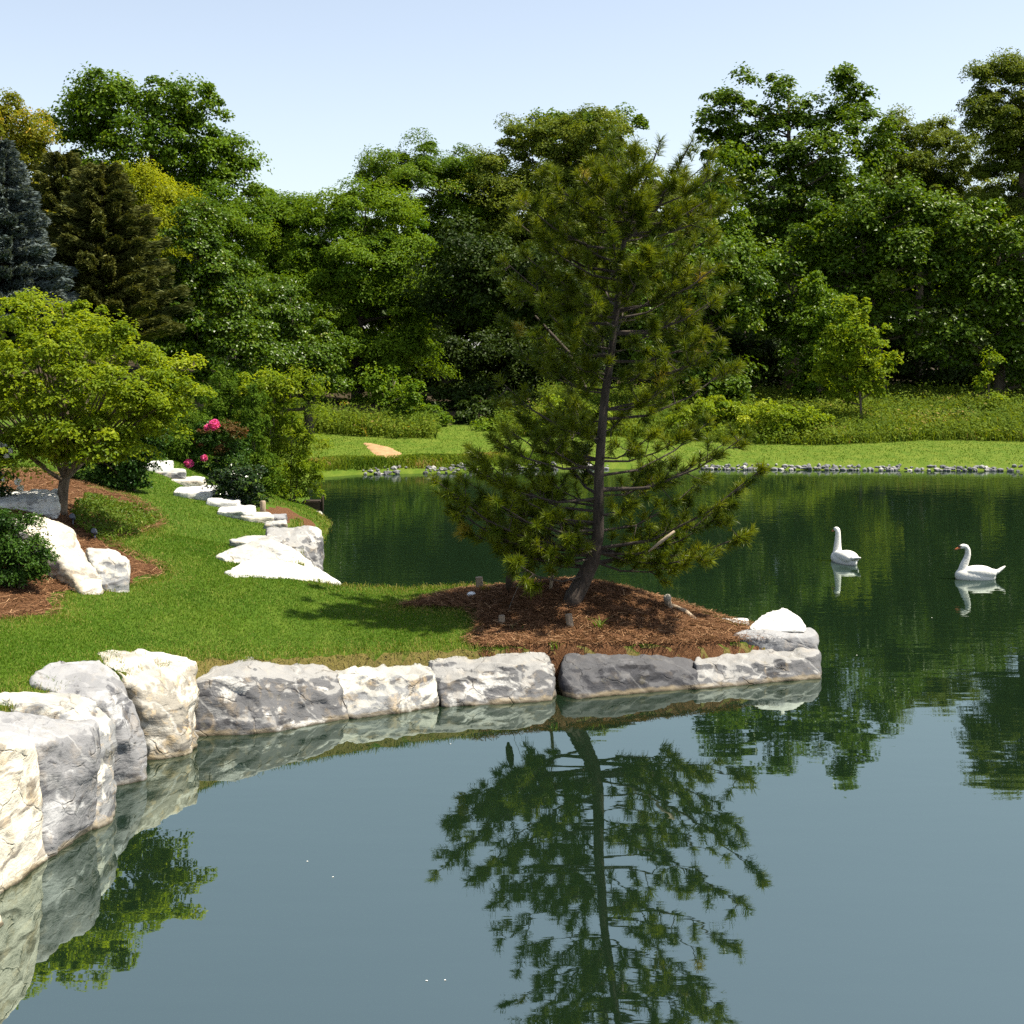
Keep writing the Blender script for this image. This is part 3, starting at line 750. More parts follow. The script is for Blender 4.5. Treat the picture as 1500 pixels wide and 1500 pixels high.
BARK = bark_mat('grey_brown_bark', (.11, .085, .06))
BARK_D = bark_mat('dark_bark', (.06, .045, .035))
LM = {
    'oak':     leaf_mat('oak_leaf', (0.0490, 0.1050, 0.0056), (0.1360, 0.2231, 0.0098), (0.2176, 0.2535, 0.0210), .35, .42, .35),
    'walnut':  leaf_mat('walnut_leaf', (0.0551, 0.1208, 0.0065), (0.1568, 0.2467, 0.0120), (0.1692, 0.2340, 0.0200), .4, .5, .3),
    'lime':    leaf_mat('lime_leaf', (0.1590, 0.2125, 0.0100), (0.3048, 0.3375, 0.0160), (0.3975, 0.3875, 0.0300), .5, .5, .25),
    'linden':  leaf_mat('linden_leaf', (0.0329, 0.0756, 0.0042), (0.1030, 0.1733, 0.0070), (0.2968, 0.3120, 0.0630), .3, .35, .5),
    'catalpa': leaf_mat('catalpa_leaf', (0.0451, 0.0966, 0.0056), (0.1202, 0.1943, 0.0098), (0.2061, 0.2496, 0.0420), .32, .4, .45),
    'dark':    leaf_mat('dark_leaf', (.016, .034, .004), (.042, .072, .006), (.08, .12, .015), .25, .5, .3),  # low woods: shade under the canopies is put into this leaf colour
    'olive':   leaf_mat('olive_leaf', (0.0700, 0.1125, 0.0120), (0.1690, 0.2125, 0.0200), (0.2565, 0.2875, 0.0500), .35, .5, .3),
    'golden':  leaf_mat('golden_leaf', (.10, .14, .01), (.26, .25, .02), (.60, .36, .04), .4, .5, .25),
    'maple':   leaf_mat('maple_leaf', (.105, .175, .008), (.26, .33, .018), (.42, .46, .05), .5, .45, .3),
    'willow':  leaf_mat('willow_leaf', (0.0991, 0.1750, 0.0070), (0.2354, 0.3063, 0.0154), (0.3717, 0.4125, 0.0420), .42, .5, .25),
    'shrub':   leaf_mat('shrub_leaf', (.018, .055, .007), (.060, .125, .012), (.13, .20, .03), .25, .4, .4),
    'glossy':  leaf_mat('glossy_leaf', (.010, .026, .005), (.030, .060, .009), (.08, .12, .03), .12, .22, .6),
    'cedar':   leaf_mat('cedar_spray', (.045, .10, .008), (.12, .20, .016), (.19, .25, .03), .3, .6, .2),
    'spruce':  leaf_mat('blue_spruce_needle', (.045, .065, .062), (.135, .165, .16), (.22, .25, .24), .1, .6, .25),
    'conifer': leaf_mat('dark_conifer_needle', (.04, .055, .012), (.12, .125, .030), (.18, .18, .06), .15, .6, .2),
    'pine':    leaf_mat('pine_needle', (0.0399, .076, 0.0042), (0.1733, .212, 0.0091), (0.3150, .27, 0.0350), .3, .42, .35),
    'red':     leaf_mat('reddish_shoot', (.05, .06, .012), (.16, .07, .025), (.30, .07, .04), .3, .5, .3),
    'cover':   leaf_mat('ground_cover_leaf', (.050, .105, .010), (.135, .20, .022), (.30, .32, .10), .3, .5, .3),
}
FOL = {  # style: leaf, width, clump radius, lai, droop, flat, up, jag
    'oak': (.34, .26, .95, 2.3, .05, .75, .45, .35), 'walnut': (.30, .15, .95, 2.6, .22, .55, .6, .3), 'lime': (.24, .12, .8, 2.6, .2, .7, .4, .3),
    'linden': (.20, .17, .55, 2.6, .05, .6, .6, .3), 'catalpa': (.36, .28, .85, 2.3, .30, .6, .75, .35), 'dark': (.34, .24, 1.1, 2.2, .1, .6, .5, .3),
    'olive': (.26, .17, .75, 2.4, .1, .7, .5, .35), 'golden': (.26, .17, .7, 2.3, .25, .7, .4, .3), 'willow': (.16, .05, .35, 2.2, .4, .8, .3, .4),
}
def tree(name, label, cat, d, base_px, lobes_px, style, group=None, bark=None, trunk_r=.28, base_y=None, depth=1.0, mat=None, lean=0, limbs=True, **kw):
    lb = []
    for L in lobes_px:
        px, py, rx, ry = L[:4]; dd = L[4] if len(L) > 4 else rng.uniform(-1.0, 1.0)
        c = P(px, py, d + dd); k = d / F
        lb.append((c.x, c.y, c.z, rx * k, rx * k * depth, ry * k))
    leaf, wid, cr, lai, droop, flat, up, jag = FOL[style]
    a = dict(leaf=leaf * .72, wid=wid * .72, cr=cr, lai=lai, droop=droop, flat=flat, upb=up, jag=jag); a.update(kw)
    C, Nn, T, CC = crown(lb, **a)
    x0 = (base_px - 750) / F * d
    g = Vector((x0, d, gz(x0, d)))
    root = empty(name, g, label, cat, group)
    n = len(C)
    V, Fq = leaves(C, Nn, rng.uniform(.7, 1.25, n) * a['leaf'], rng.uniform(.75, 1.2, n) * a['wid'])
    link('crown', np_mesh('crown', V - np.array(g), Fq, False, T), mat or LM[style], root)
    mb = MB()
    top = max(l[2] + l[5] * .5 for l in lb) - g.z
    low = min(l[2] for l in lb) - g.z
    ctr = np.mean([[l[0], l[1], l[2]] for l in lb], 0) - np.array(g)
    tp = [Vector((0, 0, -.3)), Vector((ctr[0] * .1, 0, low * .4)), Vector((ctr[0] * .35, ctr[1] * .2, max(low, top * .35))), Vector((ctr[0] * .8, ctr[1] * .6, top * .68)), Vector((ctr[0], ctr[1], top * .95))]
    mb.tube(tp, [trunk_r * 1.25, trunk_r, trunk_r * .8, trunk_r * .45, .03], 8)
    if limbs:
        sel = CC[rng.choice(len(CC), min(len(CC), 26), replace=False)] - np.array(g)
        for q in sel:
            q = Vector(q); hgt = max(low * .6, min(q.z - .12 * (q - Vector((0, 0, q.z))).length - .6, top * .85)); t = hgt / max(top, .1)
            s = Vector((ctr[0] * t, ctr[1] * t * .6, hgt))
            md = (s + q) / 2 + Vector((0, 0, -.05 * (q - s).length)); r = trunk_r * (.42 * (1 - t) + .1)
            mb.tube([s, md, q], [r, r * .6, r * .15], 5, False)
    link('trunk', mb.mesh('trunk'), bark or BARK, root)
    return root

G_WOOD = 'broadleaf trees at the edge of the woods'
tree('tree', 'tall green tree with golden yellow clusters at the upper left edge of the woods', 'tree', 84, 0, [(5, 185, 55, 50), (42, 205, 32, 40), (-40, 230, 60, 90), (15, 290, 70, 90), (-60, 330, 70, 110), (60, 350, 60, 90)], 'golden', G_WOOD)
tree('oak_tree', 'tall open crowned oak standing above everything left of the sky gap', 'tree', 90, 215, [(120, 140, 30, 25), (165, 150, 50, 35), (245, 155, 55, 38), (108, 185, 30, 35), (150, 205, 50, 40), (295, 185, 45, 38), (220, 215, 90, 55), (325, 235, 40, 35), (350, 250, 22, 18), (290, 280, 70, 55), (190, 290, 80, 60), (120, 300, 70, 70), (330, 300, 45, 45), (220, 400, 130, 100)], 'oak', G_WOOD, trunk_r=.45, jag=.5)
tree('tree', 'bright yellow green feathery tree below the tall oak', 'tree', 76, 210, [(195, 285, 38, 32), (232, 300, 38, 35), (215, 345, 50, 45), (180, 330, 40, 45), (240, 400, 60, 60)], 'lime', G_WOOD)
tree('tree', 'smaller yellow green tree right of the lime coloured tree below the oak', 'tree', 82, 340, [(325, 315, 38, 32), (350, 350, 40, 45), (310, 370, 45, 50), (345, 430, 60, 70)], 'lime', G_WOOD, mat=LM['walnut'])
tree('tree', 'mid green tree at the foot of the sky gap between the oak and the walnuts', 'tree', 92, 405, [(385, 300, 32, 28), (425, 305, 34, 28), (405, 340, 60, 45), (440, 360, 50, 60), (390, 420, 70, 80), (440, 500, 80, 90)], 'walnut', G_WOOD)
tree('linden_tree', 'dense rounded dark linden with bright leaf tips behind the maple', 'tree', 58, 292, [(288, 330, 34, 28), (282, 370, 52, 42), (310, 400, 48, 45), (262, 425, 48, 45), (300, 460, 70, 55), (258, 490, 50, 50), (335, 520, 62, 55), (280, 545, 75, 50)], 'linden', G_WOOD, trunk_r=.2)
tree('linden_tree', 'linden tree with its dark trunk showing at the far lawn left of the pond', 'tree', 67, 455, [(405, 425, 30, 25), (412, 455, 45, 38), (445, 490, 48, 38), (395, 500, 45, 42), (462, 525, 42, 35), (420, 540, 70, 42), (470, 555, 35, 22), (380, 570, 45, 45)], 'linden', G_WOOD, trunk_r=.22, bark=BARK_D)
tree('walnut_tree', 'broad layered walnut tree right of the sky gap', 'tree', 84, 520, [(490, 305, 45, 32), (540, 320, 55, 40), (585, 355, 50, 45), (465, 360, 50, 55), (525, 395, 80, 55), (600, 420, 45, 55), (470, 440, 60, 60), (560, 470, 75, 60), (505, 520, 75, 50), (590, 530, 60, 45), (560, 575, 50, 30)], 'walnut', G_WOOD, trunk_r=.35, bark=BARK_D)
tree('walnut_tree', 'taller rounded walnut crown behind the layered walnut', 'tree', 100, 640, [(575, 250, 48, 28), (625, 240, 55, 28), (680, 245, 50, 28), (560, 285, 40, 45), (640, 290, 85, 55), (700, 300, 55, 60), (650, 370, 90, 80), (720, 400, 80, 90)], 'walnut', G_WOOD, trunk_r=.4, mat=LM['oak'])
tree('tree', 'olive green tree with a flat topped crown directly behind the pine top', 'tree', 98, 830, [(770, 215, 38, 28), (815, 205, 50, 30), (875, 200, 50, 35), (735, 260, 45, 40), (800, 265, 75, 50), (880, 270, 75, 60), (760, 330, 80, 70), (940, 330, 60, 90), (850, 370, 100, 80)], 'olive', G_WOOD, trunk_r=.4)
tree('catalpa_tree', 'dark big leaved tree tips poking above the olive tree behind the pine', 'tree', 106, 850, [(765, 190, 22, 12), (800, 183, 25, 16), (840, 182, 30, 18), (880, 178, 28, 18), (915, 180, 24, 16), (850, 215, 80, 30), (850, 320, 90, 90)], 'catalpa', G_WOOD)
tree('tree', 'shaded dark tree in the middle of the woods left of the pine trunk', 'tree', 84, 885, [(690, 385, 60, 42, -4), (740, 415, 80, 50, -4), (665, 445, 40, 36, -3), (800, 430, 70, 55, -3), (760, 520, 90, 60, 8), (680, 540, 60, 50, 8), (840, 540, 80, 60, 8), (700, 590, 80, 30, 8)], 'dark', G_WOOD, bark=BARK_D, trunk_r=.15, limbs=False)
tree('tree', 'mid green tree right behind the pine crown beside the tall catalpa', 'tree', 80, 1040, [(1055, 270, 34, 40), (1065, 340, 42, 55), (1085, 410, 42, 50), (1030, 420, 60, 70), (960, 450, 70, 90), (1075, 450, 45, 45), (1010, 530, 50, 45), (1050, 575, 50, 40)], 'oak', G_WOOD, mat=LM['catalpa'])
tree('catalpa_tree', 'tallest big leaved catalpa with knobbly crown tips against the sky', 'tree', 92, 1160, [(1055, 140, 16, 14), (1090, 118, 14, 14), (1130, 125, 18, 18), (1036, 185, 28, 22), (1080, 165, 35, 30), (1145, 160, 32, 32), (1232, 112, 20, 20), (1245, 150, 34, 32), (1195, 175, 40, 35), (1270, 190, 30, 30), (1285, 225, 28, 28), (1110, 225, 70, 50), (1210, 235, 75, 50), (1060, 215, 35, 30), (1120, 290, 65, 45), (1220, 310, 80, 55), (1150, 360, 70, 50)], 'catalpa', G_WOOD, trunk_r=.45, jag=.4)
tree('catalpa_tree', 'broad lower catalpa with drooping leaf layers right of the tallest catalpa', 'tree', 84, 1290, [(1200, 330, 40, 32), (1270, 310, 50, 38), (1335, 305, 50, 40), (1385, 320, 40, 40), (1180, 385, 45, 40), (1245, 390, 60, 45), (1330, 385, 70, 50), (1395, 395, 45, 45), (1210, 455, 50, 40), (1300, 460, 60, 40), (1130, 420, 40, 40), (1160, 470, 45, 40)], 'catalpa', G_WOOD, trunk_r=.4)
tree('tree', 'low olive tree filling the dip between the catalpa and the right edge', 'tree', 104, 1345, [(1325, 195, 34, 24), (1365, 200, 36, 28), (1310, 235, 40, 36), (1385, 240, 50, 45), (1340, 280, 80, 60), (1420, 330, 70, 80)], 'olive', G_WOOD)
tree('tree', 'tall yellow green tree at the upper right corner', 'tree', 94, 1500, [(1432, 110, 22, 20), (1460, 100, 28, 24), (1500, 100, 35, 28), (1440, 150, 36, 34), (1500, 165, 60, 50), (1580, 150, 70, 80), (1450, 215, 55, 50), (1520, 240, 75, 65), (1480, 310, 70, 60), (1600, 300, 90, 100)], 'walnut', G_WOOD, trunk_r=.45, mat=LM['olive'])
tree('catalpa_tree', 'big leaved dark tree at the right edge reaching down to the meadow', 'tree', 82, 1465, [(1430, 330, 40, 35), (1480, 370, 55, 45), (1420, 400, 45, 45), (1470, 440, 60, 45), (1540, 430, 60, 80), (1400, 490, 40, 35), (1450, 515, 50, 35), (1510, 520, 60, 45), (1370, 510, 25, 22), (1560, 560, 50, 40)], 'catalpa', G_WOOD, trunk_r=.35)
tree('sapling', 'slim bright yellow green young tree at the edge of the far lawn', 'young tree', 72, 1262, [(1255, 455, 22, 20), (1240, 485, 32, 25), (1268, 500, 32, 25), (1235, 520, 32, 26), (1270, 540, 40, 26), (1300, 525, 20, 14), (1250, 570, 45, 22), (1215, 545, 28, 20)], 'olive', trunk_r=.07, leaf=.2, wid=.13, cr=.4, lai=1.7, mat=LM['willow'])
tree('tree', 'slender grey green tree left of the bright young tree', 'young tree', 80, 1200, [(1190, 430, 28, 25), (1210, 465, 38, 32), (1180, 500, 38, 35), (1215, 520, 38, 38), (1195, 560, 42, 25)], 'olive', trunk_r=.12, leaf=.2, wid=.14, cr=.5, mat=LM['oak'])
tree('sapling', 'thin yellowish vine covered sapling near the right edge of the meadow', 'young tree', 76, 1448, [(1452, 530, 12, 14), (1440, 560, 16, 14), (1455, 585, 14, 16)], 'olive', trunk_r=.04, leaf=.18, wid=.12, cr=.3, lai=1.6, mat=LM['willow'])
tree('sapling', 'slim sapling standing in the meadow below the layered walnut', 'young tree', 73, 562, [(555, 565, 26, 20), (575, 585, 24, 16), (600, 578, 22, 18), (585, 600, 26, 14)], 'olive', trunk_r=.06, leaf=.2, wid=.13, cr=.4, lai=1.8, mat=LM['walnut'])

G_DK = 'shaded trees low in the woods'
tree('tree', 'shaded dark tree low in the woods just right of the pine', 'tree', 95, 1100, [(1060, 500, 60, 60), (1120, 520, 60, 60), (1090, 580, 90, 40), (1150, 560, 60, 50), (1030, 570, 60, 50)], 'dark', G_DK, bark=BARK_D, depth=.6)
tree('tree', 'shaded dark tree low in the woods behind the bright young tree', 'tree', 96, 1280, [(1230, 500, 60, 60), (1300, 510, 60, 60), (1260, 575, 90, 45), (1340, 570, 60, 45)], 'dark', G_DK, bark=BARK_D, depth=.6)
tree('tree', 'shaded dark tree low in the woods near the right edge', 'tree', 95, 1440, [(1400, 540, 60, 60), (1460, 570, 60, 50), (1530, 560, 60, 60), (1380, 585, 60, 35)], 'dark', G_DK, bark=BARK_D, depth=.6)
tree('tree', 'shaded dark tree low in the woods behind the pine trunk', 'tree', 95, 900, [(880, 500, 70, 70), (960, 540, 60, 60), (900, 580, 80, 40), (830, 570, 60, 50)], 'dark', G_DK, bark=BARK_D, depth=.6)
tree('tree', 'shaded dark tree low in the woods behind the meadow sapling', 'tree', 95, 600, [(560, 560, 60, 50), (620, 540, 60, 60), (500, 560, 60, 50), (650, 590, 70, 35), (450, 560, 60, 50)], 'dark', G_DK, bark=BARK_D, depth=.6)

# bushes at the foot of the woods
def bush(name, label, cat, lobes, style, base, mat, group=None, leaf=.1, wid=.06, cr=.25, lai=2.6, stems=7, stem_mat=None, extra=None, **kw):
    """lobes in world coordinates"""
    C, Nn, T, CC = crown(lobes, leaf, wid, cr, lai, **kw)
    root = empty(name, base, label, cat, group)
    n = len(C); V, Fq = leaves(C, Nn, rng.uniform(.7, 1.25, n) * leaf, rng.uniform(.75, 1.2, n) * wid)
    link('foliage', np_mesh('foliage', V - np.array(base), Fq, False, T), mat, root)
    mb = MB()
    for q in CC[rng.choice(len(CC), min(stems, len(CC)), replace=False)]:
        q = Vector(q) - Vector(base)
        mb.tube([Vector((q.x * .08, q.y * .08, -.1)), q * .5 + Vector((0, 0, .08)), q], [.022, .016, .006], 5, False)
    link('stem', mb.mesh('stem'), stem_mat or BARK, root)
    return root
def lobes_at(pl, d):
    out = []
    for L in pl:
        px, py, rx, ry = L[:4]; dd = L[4] if len(L) > 4 else 0
        c = P(px, py, d + dd); k = (d + dd) / F
        out.append((c.x, c.y, c.z, rx * k, rx * k, ry * k))
    return out
def pbush(name, label, cat, d, pl, mat, base_px, base_py=None, group=None, **kw):
    x = (base_px - 750) / F * d
    return bush(name, label, cat, lobes_at(pl, d), None, Vector((x, d, gz(x, d))), LM[mat], group, **kw)
G_MB = 'bushes at the foot of the woods'
pbush('bush', 'rounded light green bush at the meadow edge right of the pine', 'bush', 67.5, [(1150, 615, 42, 24), (1120, 630, 35, 22), (1180, 628, 30, 22), (1150, 638, 45, 16)], 'willow', 1150, group=G_MB, leaf=.2, wid=.11, cr=.45)
pbush('bush', 'yellow green bush behind the pine lower branches at the meadow edge', 'bush', 70, [(1060, 605, 40, 25), (1085, 625, 35, 25), (1020, 615, 40, 30), (1045, 640, 50, 18)], 'willow', 1050, group=G_MB, leaf=.2, wid=.11, cr=.45)
pbush('bush', 'green bush below the sapling left of the dark woods', 'bush', 73, [(600, 610, 36, 22), (630, 622, 28, 18), (575, 625, 30, 18), (610, 630, 45, 14)], 'walnut', 605, group=G_MB, leaf=.2, wid=.11, cr=.4)
pbush('bush', 'small leafy bush under the dark trees left of the pine trunk', 'bush', 72, [(735, 628, 26, 18), (715, 634, 16, 12), (760, 632, 25, 16)], 'walnut', 735, group=G_MB, leaf=.2, wid=.11, cr=.4)
pbush('bush', 'leafy bush seen between the pine lower left branches and trunk', 'bush', 70, [(830, 610, 35, 26), (870, 625, 30, 25), (800, 628, 30, 18)], 'willow', 835, group=G_MB, leaf=.2, wid=.11, cr=.4)
pbush('bush', 'small dark green bush at the foot of the bright young tree', 'bush', 70.5, [(1275, 632, 24, 14), (1250, 636, 20, 10)], 'shrub', 1270, group=G_MB, leaf=.18, wid=.1, cr=.35)
pbush('bush', 'low mid green bush in the meadow near the right edge', 'bush', 73, [(1395, 615, 40, 18), (1430, 622, 36, 16), (1360, 622, 30, 14)], 'cover', 1395, group=G_MB, leaf=.16, wid=.09, cr=.35)
pbush('bush', 'leafy bush beside the trunk of the far linden', 'bush', 69, [(415, 620, 26, 20), (392, 635, 22, 20), (425, 640, 20, 10)], 'willow', 412, group=G_MB, leaf=.16, wid=.09, cr=.35)

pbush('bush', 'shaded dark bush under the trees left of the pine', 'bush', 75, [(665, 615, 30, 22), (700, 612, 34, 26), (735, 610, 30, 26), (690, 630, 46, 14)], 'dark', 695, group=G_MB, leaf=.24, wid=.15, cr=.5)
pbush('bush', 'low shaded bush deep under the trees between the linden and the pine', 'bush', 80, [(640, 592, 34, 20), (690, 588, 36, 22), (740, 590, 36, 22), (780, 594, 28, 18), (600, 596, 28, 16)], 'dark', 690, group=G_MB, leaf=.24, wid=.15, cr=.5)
# dark wood behind everything: one mass
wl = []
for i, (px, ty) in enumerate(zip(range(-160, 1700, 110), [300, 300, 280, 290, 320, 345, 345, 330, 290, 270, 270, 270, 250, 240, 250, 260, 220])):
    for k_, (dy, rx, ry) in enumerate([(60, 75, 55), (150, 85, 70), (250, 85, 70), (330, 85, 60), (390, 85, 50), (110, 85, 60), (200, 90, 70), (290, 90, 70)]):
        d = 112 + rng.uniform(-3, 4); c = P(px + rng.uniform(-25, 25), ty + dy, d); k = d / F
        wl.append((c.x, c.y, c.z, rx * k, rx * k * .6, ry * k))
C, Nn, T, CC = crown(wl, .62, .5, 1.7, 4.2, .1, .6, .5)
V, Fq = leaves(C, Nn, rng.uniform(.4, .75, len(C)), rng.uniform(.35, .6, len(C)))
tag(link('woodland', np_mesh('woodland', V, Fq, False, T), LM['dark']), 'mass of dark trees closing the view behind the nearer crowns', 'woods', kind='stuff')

# conifers: whorls of branches with needle sprays
def conifer(name, label, d, apex, base_px, half_px, low_py, mat, droop, n_whorl, per, spray, wspr, dens, trunk_r=.16, shape=.85, group=None):
    top = P(apex[0], apex[1], d); x0 = (base_px - 750) / F * d; g = Vector((x0, d, gz(x0, d)))
    zl = P(0, low_py, d).z; Rm = half_px * d / F
    root = empty(name, g, label, 'conifer tree', group)
    C = []; Nn = []; D = []; T = []
    mb = MB(); mb.tube([(0, 0, -.3), (0, 0, (top.z - g.z) * .5), Vector((top.x - g.x, 0, top.z - g.z))], [trunk_r, trunk_r * .6, .02], 8)
    for i in range(n_whorl):
        t = (i + rng.uniform(-.3, .3)) / n_whorl; t = min(max(t, 0), 1)
        z = zl + (top.z - zl) * t
        for j in range(per):
            a = 2 * math.pi * (j + rng.random() * .8) / per + i * 1.3
            r = Rm * ((1 - t) ** shape) * rng.uniform(.72, 1.12) + .15
            hx = x0 + (top.x - x0) * t
            n = max(8, int(dens * r))
            u = np.sqrt(rng.random(n)) * r
            sidew = (r * .22) * (1 - (u / r) * .6)
            so = rng.uniform(-1, 1, n) * sidew
            zz = z - droop * u + .12 * (u / max(r, .1)) ** 2 * r + rng.normal(0, .07, n) - np.abs(so) * .25
            ca, sa = math.cos(a), math.sin(a)
            C.append(np.stack([hx + ca * u - sa * so, d + sa * u + ca * so, zz], 1))
            dv = np.stack([ca - sa * so / r * 2 + rng.normal(0, .35, n), sa + ca * so / r * 2 + rng.normal(0, .35, n), rng.normal(.12, .35, n)], 1)
            D.append(nrm(dv)); T.append(np.clip(rng.normal(.45, .13) + rng.normal(0, .16, n), 0, 1))
            mb.tube([Vector((hx - g.x, 0, z - g.z)), Vector((hx + ca * r * .9 - g.x, sa * r * .9, z - droop * r * .9 + .1 * r - g.z))], [.035, .01], 4, False)
    C = np.concatenate(C); D = np.concatenate(D); T = np.concatenate(T); n = len(C)
    s = nrm(np.cross(D, rdir(n))); L = rng.uniform(.7, 1.3, n)[:, None] * spray; W = rng.uniform(.7, 1.2, n)[:, None] * wspr
    V = np.stack([C - D * L * .5, C + s * W * .5, C + D * L * .5, C - s * W * .5], 1).reshape(-1, 3)
    link('crown', np_mesh('crown', V - np.array(g), np.arange(n * 4).reshape(n, 4), False, T), LM[mat], root)
    link('trunk', mb.mesh('trunk'), BARK_D, root)
    return root
conifer('spruce_tree', 'blue grey spruce at the left edge behind the maple', 50, (2, 200), 2, 118, 470, 'spruce', .10, 21, 9, .26, .075, 430)
conifer('pine_tree', 'dark olive conifer between the blue spruce and the linden', 54, (150, 235), 150, 125, 500, 'conifer', -.05, 18, 9, .30, .06, 430, shape=.6)
conifer('pine_tree', 'dark conifer top showing above the blue spruce below the oak', 64, (88, 215), 90, 100, 420, 'conifer', -.05, 16, 8, .32, .07, 300, shape=.7)

# ------------------------------------------------------------------ the leaning pine on the point
PD = 24.35
pine_base = at(838, 886); PD = pine_base.y
root = empty('pine_tree', pine_base, 'tall leaning pine with open tufted branches on the mulch mound at the water', 'pine tree')
tr_px = [(836, 896), (842, 872), (855, 848), (868, 822), (876, 785), (877, 740), (877, 700), (881, 640), (886, 580), (895, 520), (905, 440), (913, 360), (928, 300), (952, 250), (968, 205)]
tr = [P(x, y, PD + .12 * math.sin(i * .8)) - pine_base for i, (x, y) in enumerate(tr_px)]
rad = [q * .84 for q in (.24, .20, .175, .155, .125, .112, .105, .095, .088, .08, .068, .05, .036, .022, .01)]
mb = MB(); mb.tube(tr, rad, 12)
pinebark = bark_mat('pine_bark', (.05, .036, .027))
link('trunk', mb.mesh('trunk'), pinebark, root)
br = MB()
ends = [(675, 700), (690, 735), (720, 765), (735, 705), (690, 660), (715, 680), (750, 680), (760, 770), (640, 705), (662, 745), (700, 690), (690, 780), (725, 735), (745, 790), (705, 720), (770, 745), (790, 800), (830, 790), (755, 825), (655, 715), (800, 700), (845, 770), (850, 660),
        (1112, 690), (1088, 785), (1080, 720), (1060, 650), (1025, 815), (985, 830), (1005, 745), (950, 790), (955, 700), (1090, 640), (925, 815), (1050, 760), (985, 680), (920, 740), (1030, 700),
        (745, 630), (725, 645), (765, 612), (790, 640), (805, 590), (950, 640), (1000, 640), (1035, 620), (840, 620), (920, 600),
        (765, 520), (795, 450), (760, 425), (815, 545), (845, 590), (740, 470), (790, 490), (840, 480), (820, 410), (860, 530),
        (790, 345), (758, 325), (850, 400), (838, 300), (875, 330), (770, 375), (810, 310), (890, 390), (835, 350), (815, 270),
        (1045, 440), (1062, 475), (1005, 400), (1022, 520), (980, 565), (955, 480), (1045, 345), (1010, 300), (930, 450), (1030, 400), (960, 380), (1050, 510), (1000, 460), (945, 540), (1040, 290),
        (765, 295), (1058, 300), (1050, 255), (1062, 380), (742, 385), (1072, 425), (1035, 240), (800, 255), (1066, 540), (735, 560), (870, 240), (900, 250), (930, 230), (860, 280), (985, 270), (1000, 250), (975, 320), (940, 310), (905, 290), (1020, 330), (890, 215), (850, 260)]
shoots = []          # (tip, direction, length)
def trunk_at(zz):
    for a, b_ in zip(tr[:-1], tr[1:]):
        if a.z <= zz <= b_.z: return a.lerp(b_, (zz - a.z) / max(b_.z - a.z, 1e-6))
    return tr[-1] if zz > tr[-1].z else tr[1]
def limb(start, end, r0, nt):
    L = (end - start).length
    sag = Vector((0, 0, -.10 * L)); mid1 = start.lerp(end, .35) + sag; mid2 = start.lerp(end, .7) + sag * .9
    path = [start, mid1, mid2, end]
    br.tube(path, [r0, r0 * .75, r0 * .5, .007], 6, False)
    def at_(t):
        t *= 3; i = min(int(t), 2); return path[i].lerp(path[i + 1], t - i)
    ax = (end - start).normalized()
    for k in range(nt):
        t = rng.uniform(.28, 1.0) if k else 1.0
        p = at_(t)
        dv = (ax * rng.uniform(.3, 1.0) + Vector(rng.normal(0, .55, 3)) + Vector((0, 0, .35))).normalized()
        tl = rng.uniform(.12, .5) * (1.15 - .4 * t)
        if k == 0: tl = .1; dv = (ax + Vector((0, 0, .5))).normalized()
        q = p + dv * tl
        br.tube([p, p.lerp(q, .5) + Vector((0, 0, -.03)), q], [.010, .008, .005], 4, False)
        shoots.append((q, (dv + Vector((0, 0, .45))).normalized(), rng.uniform(.12, .28)))
for i, (x, y) in enumerate(ends):
    dep = rng.uniform(-1.25, 1.25) * (1 if y > 560 else .85)
    e = P(x, y, PD + dep) - pine_base
    L = abs(e.x - trunk_at(e.z).x)
    s = trunk_at(max(rng.uniform(.45, 1.0), e.z - .12 - (.33 + rng.uniform(-.2, .2)) * L - .05 * abs(dep)))
    limb(s, e, .013 + .008 * min(L, 2.5), int(6 + 3.1 * (L + .4 * abs(dep))))
for i in range(24):                                            # branches towards and away from the water side
    zz = rng.uniform(1.4, 7.0); s = trunk_at(zz); w = np.interp(zz, [1.2, 2.5, 3.8, 5, 7.2], [1.9, 1.8, 1.5, 1.5, .6])
    a = rng.choice([-1, 1]) * rng.uniform(.9, 2.2)
    if 2.9 < zz < 4.2 or (zz < 2.6 and math.sin(a) < 0): continue
    e = s + Vector((math.cos(a) * w * .6, math.sin(a) * w, .35 * w + .1))
    limb(s, e, .02 + .008 * w, 11)
# second leader
s = trunk_at(6.3); e = P(1014, 205, PD) - pine_base
br.tube([s, s.lerp(e, .4) + Vector((.12, 0, -.1)), s.lerp(e, .75) + Vector((.06, 0, 0)), e], [.032, .026, .018, .008], 6, False)
for t in np.linspace(.45, 1, 8):
    p = s.lerp(e, t); shoots.append((p, Vector((rng.normal(0, .5), rng.normal(0, .5), 1)).normalized(), .28))
for t in (tr[-1], tr[-2], tr[-3]): shoots.append((t, Vector((rng.normal(0, .2), rng.normal(0, .2), 1)).normalized(), .3))
link('branch', br.mesh('branch'), pinebark, root)
nn = 105
q = np.array([s[0] for s in shoots]); dv = np.array([s[1] for s in shoots]); ln_ = np.array([s[2] for s in shoots])
ns_ = len(q)
q = np.repeat(q, nn, 0); dv = np.repeat(dv, nn, 0); ll = np.repeat(ln_, nn)
t = rng.uniform(-1, .0, ns_ * nn)
base = q + dv * (t * ll)[:, None]
ang = rng.uniform(.35, 1.15, ns_ * nn) + .25 * (-t)
perp = nrm(np.cross(dv, rdir(ns_ * nn)))
nd = nrm(dv * np.cos(ang)[:, None] + perp * np.sin(ang)[:, None])
nl = rng.uniform(.11, .215, ns_ * nn)[:, None]
sv = nrm(np.cross(nd, rdir(ns_ * nn))) * .0044
tipd = nd.copy(); tipd[:, 2] -= .3; tipd = nrm(tipd)
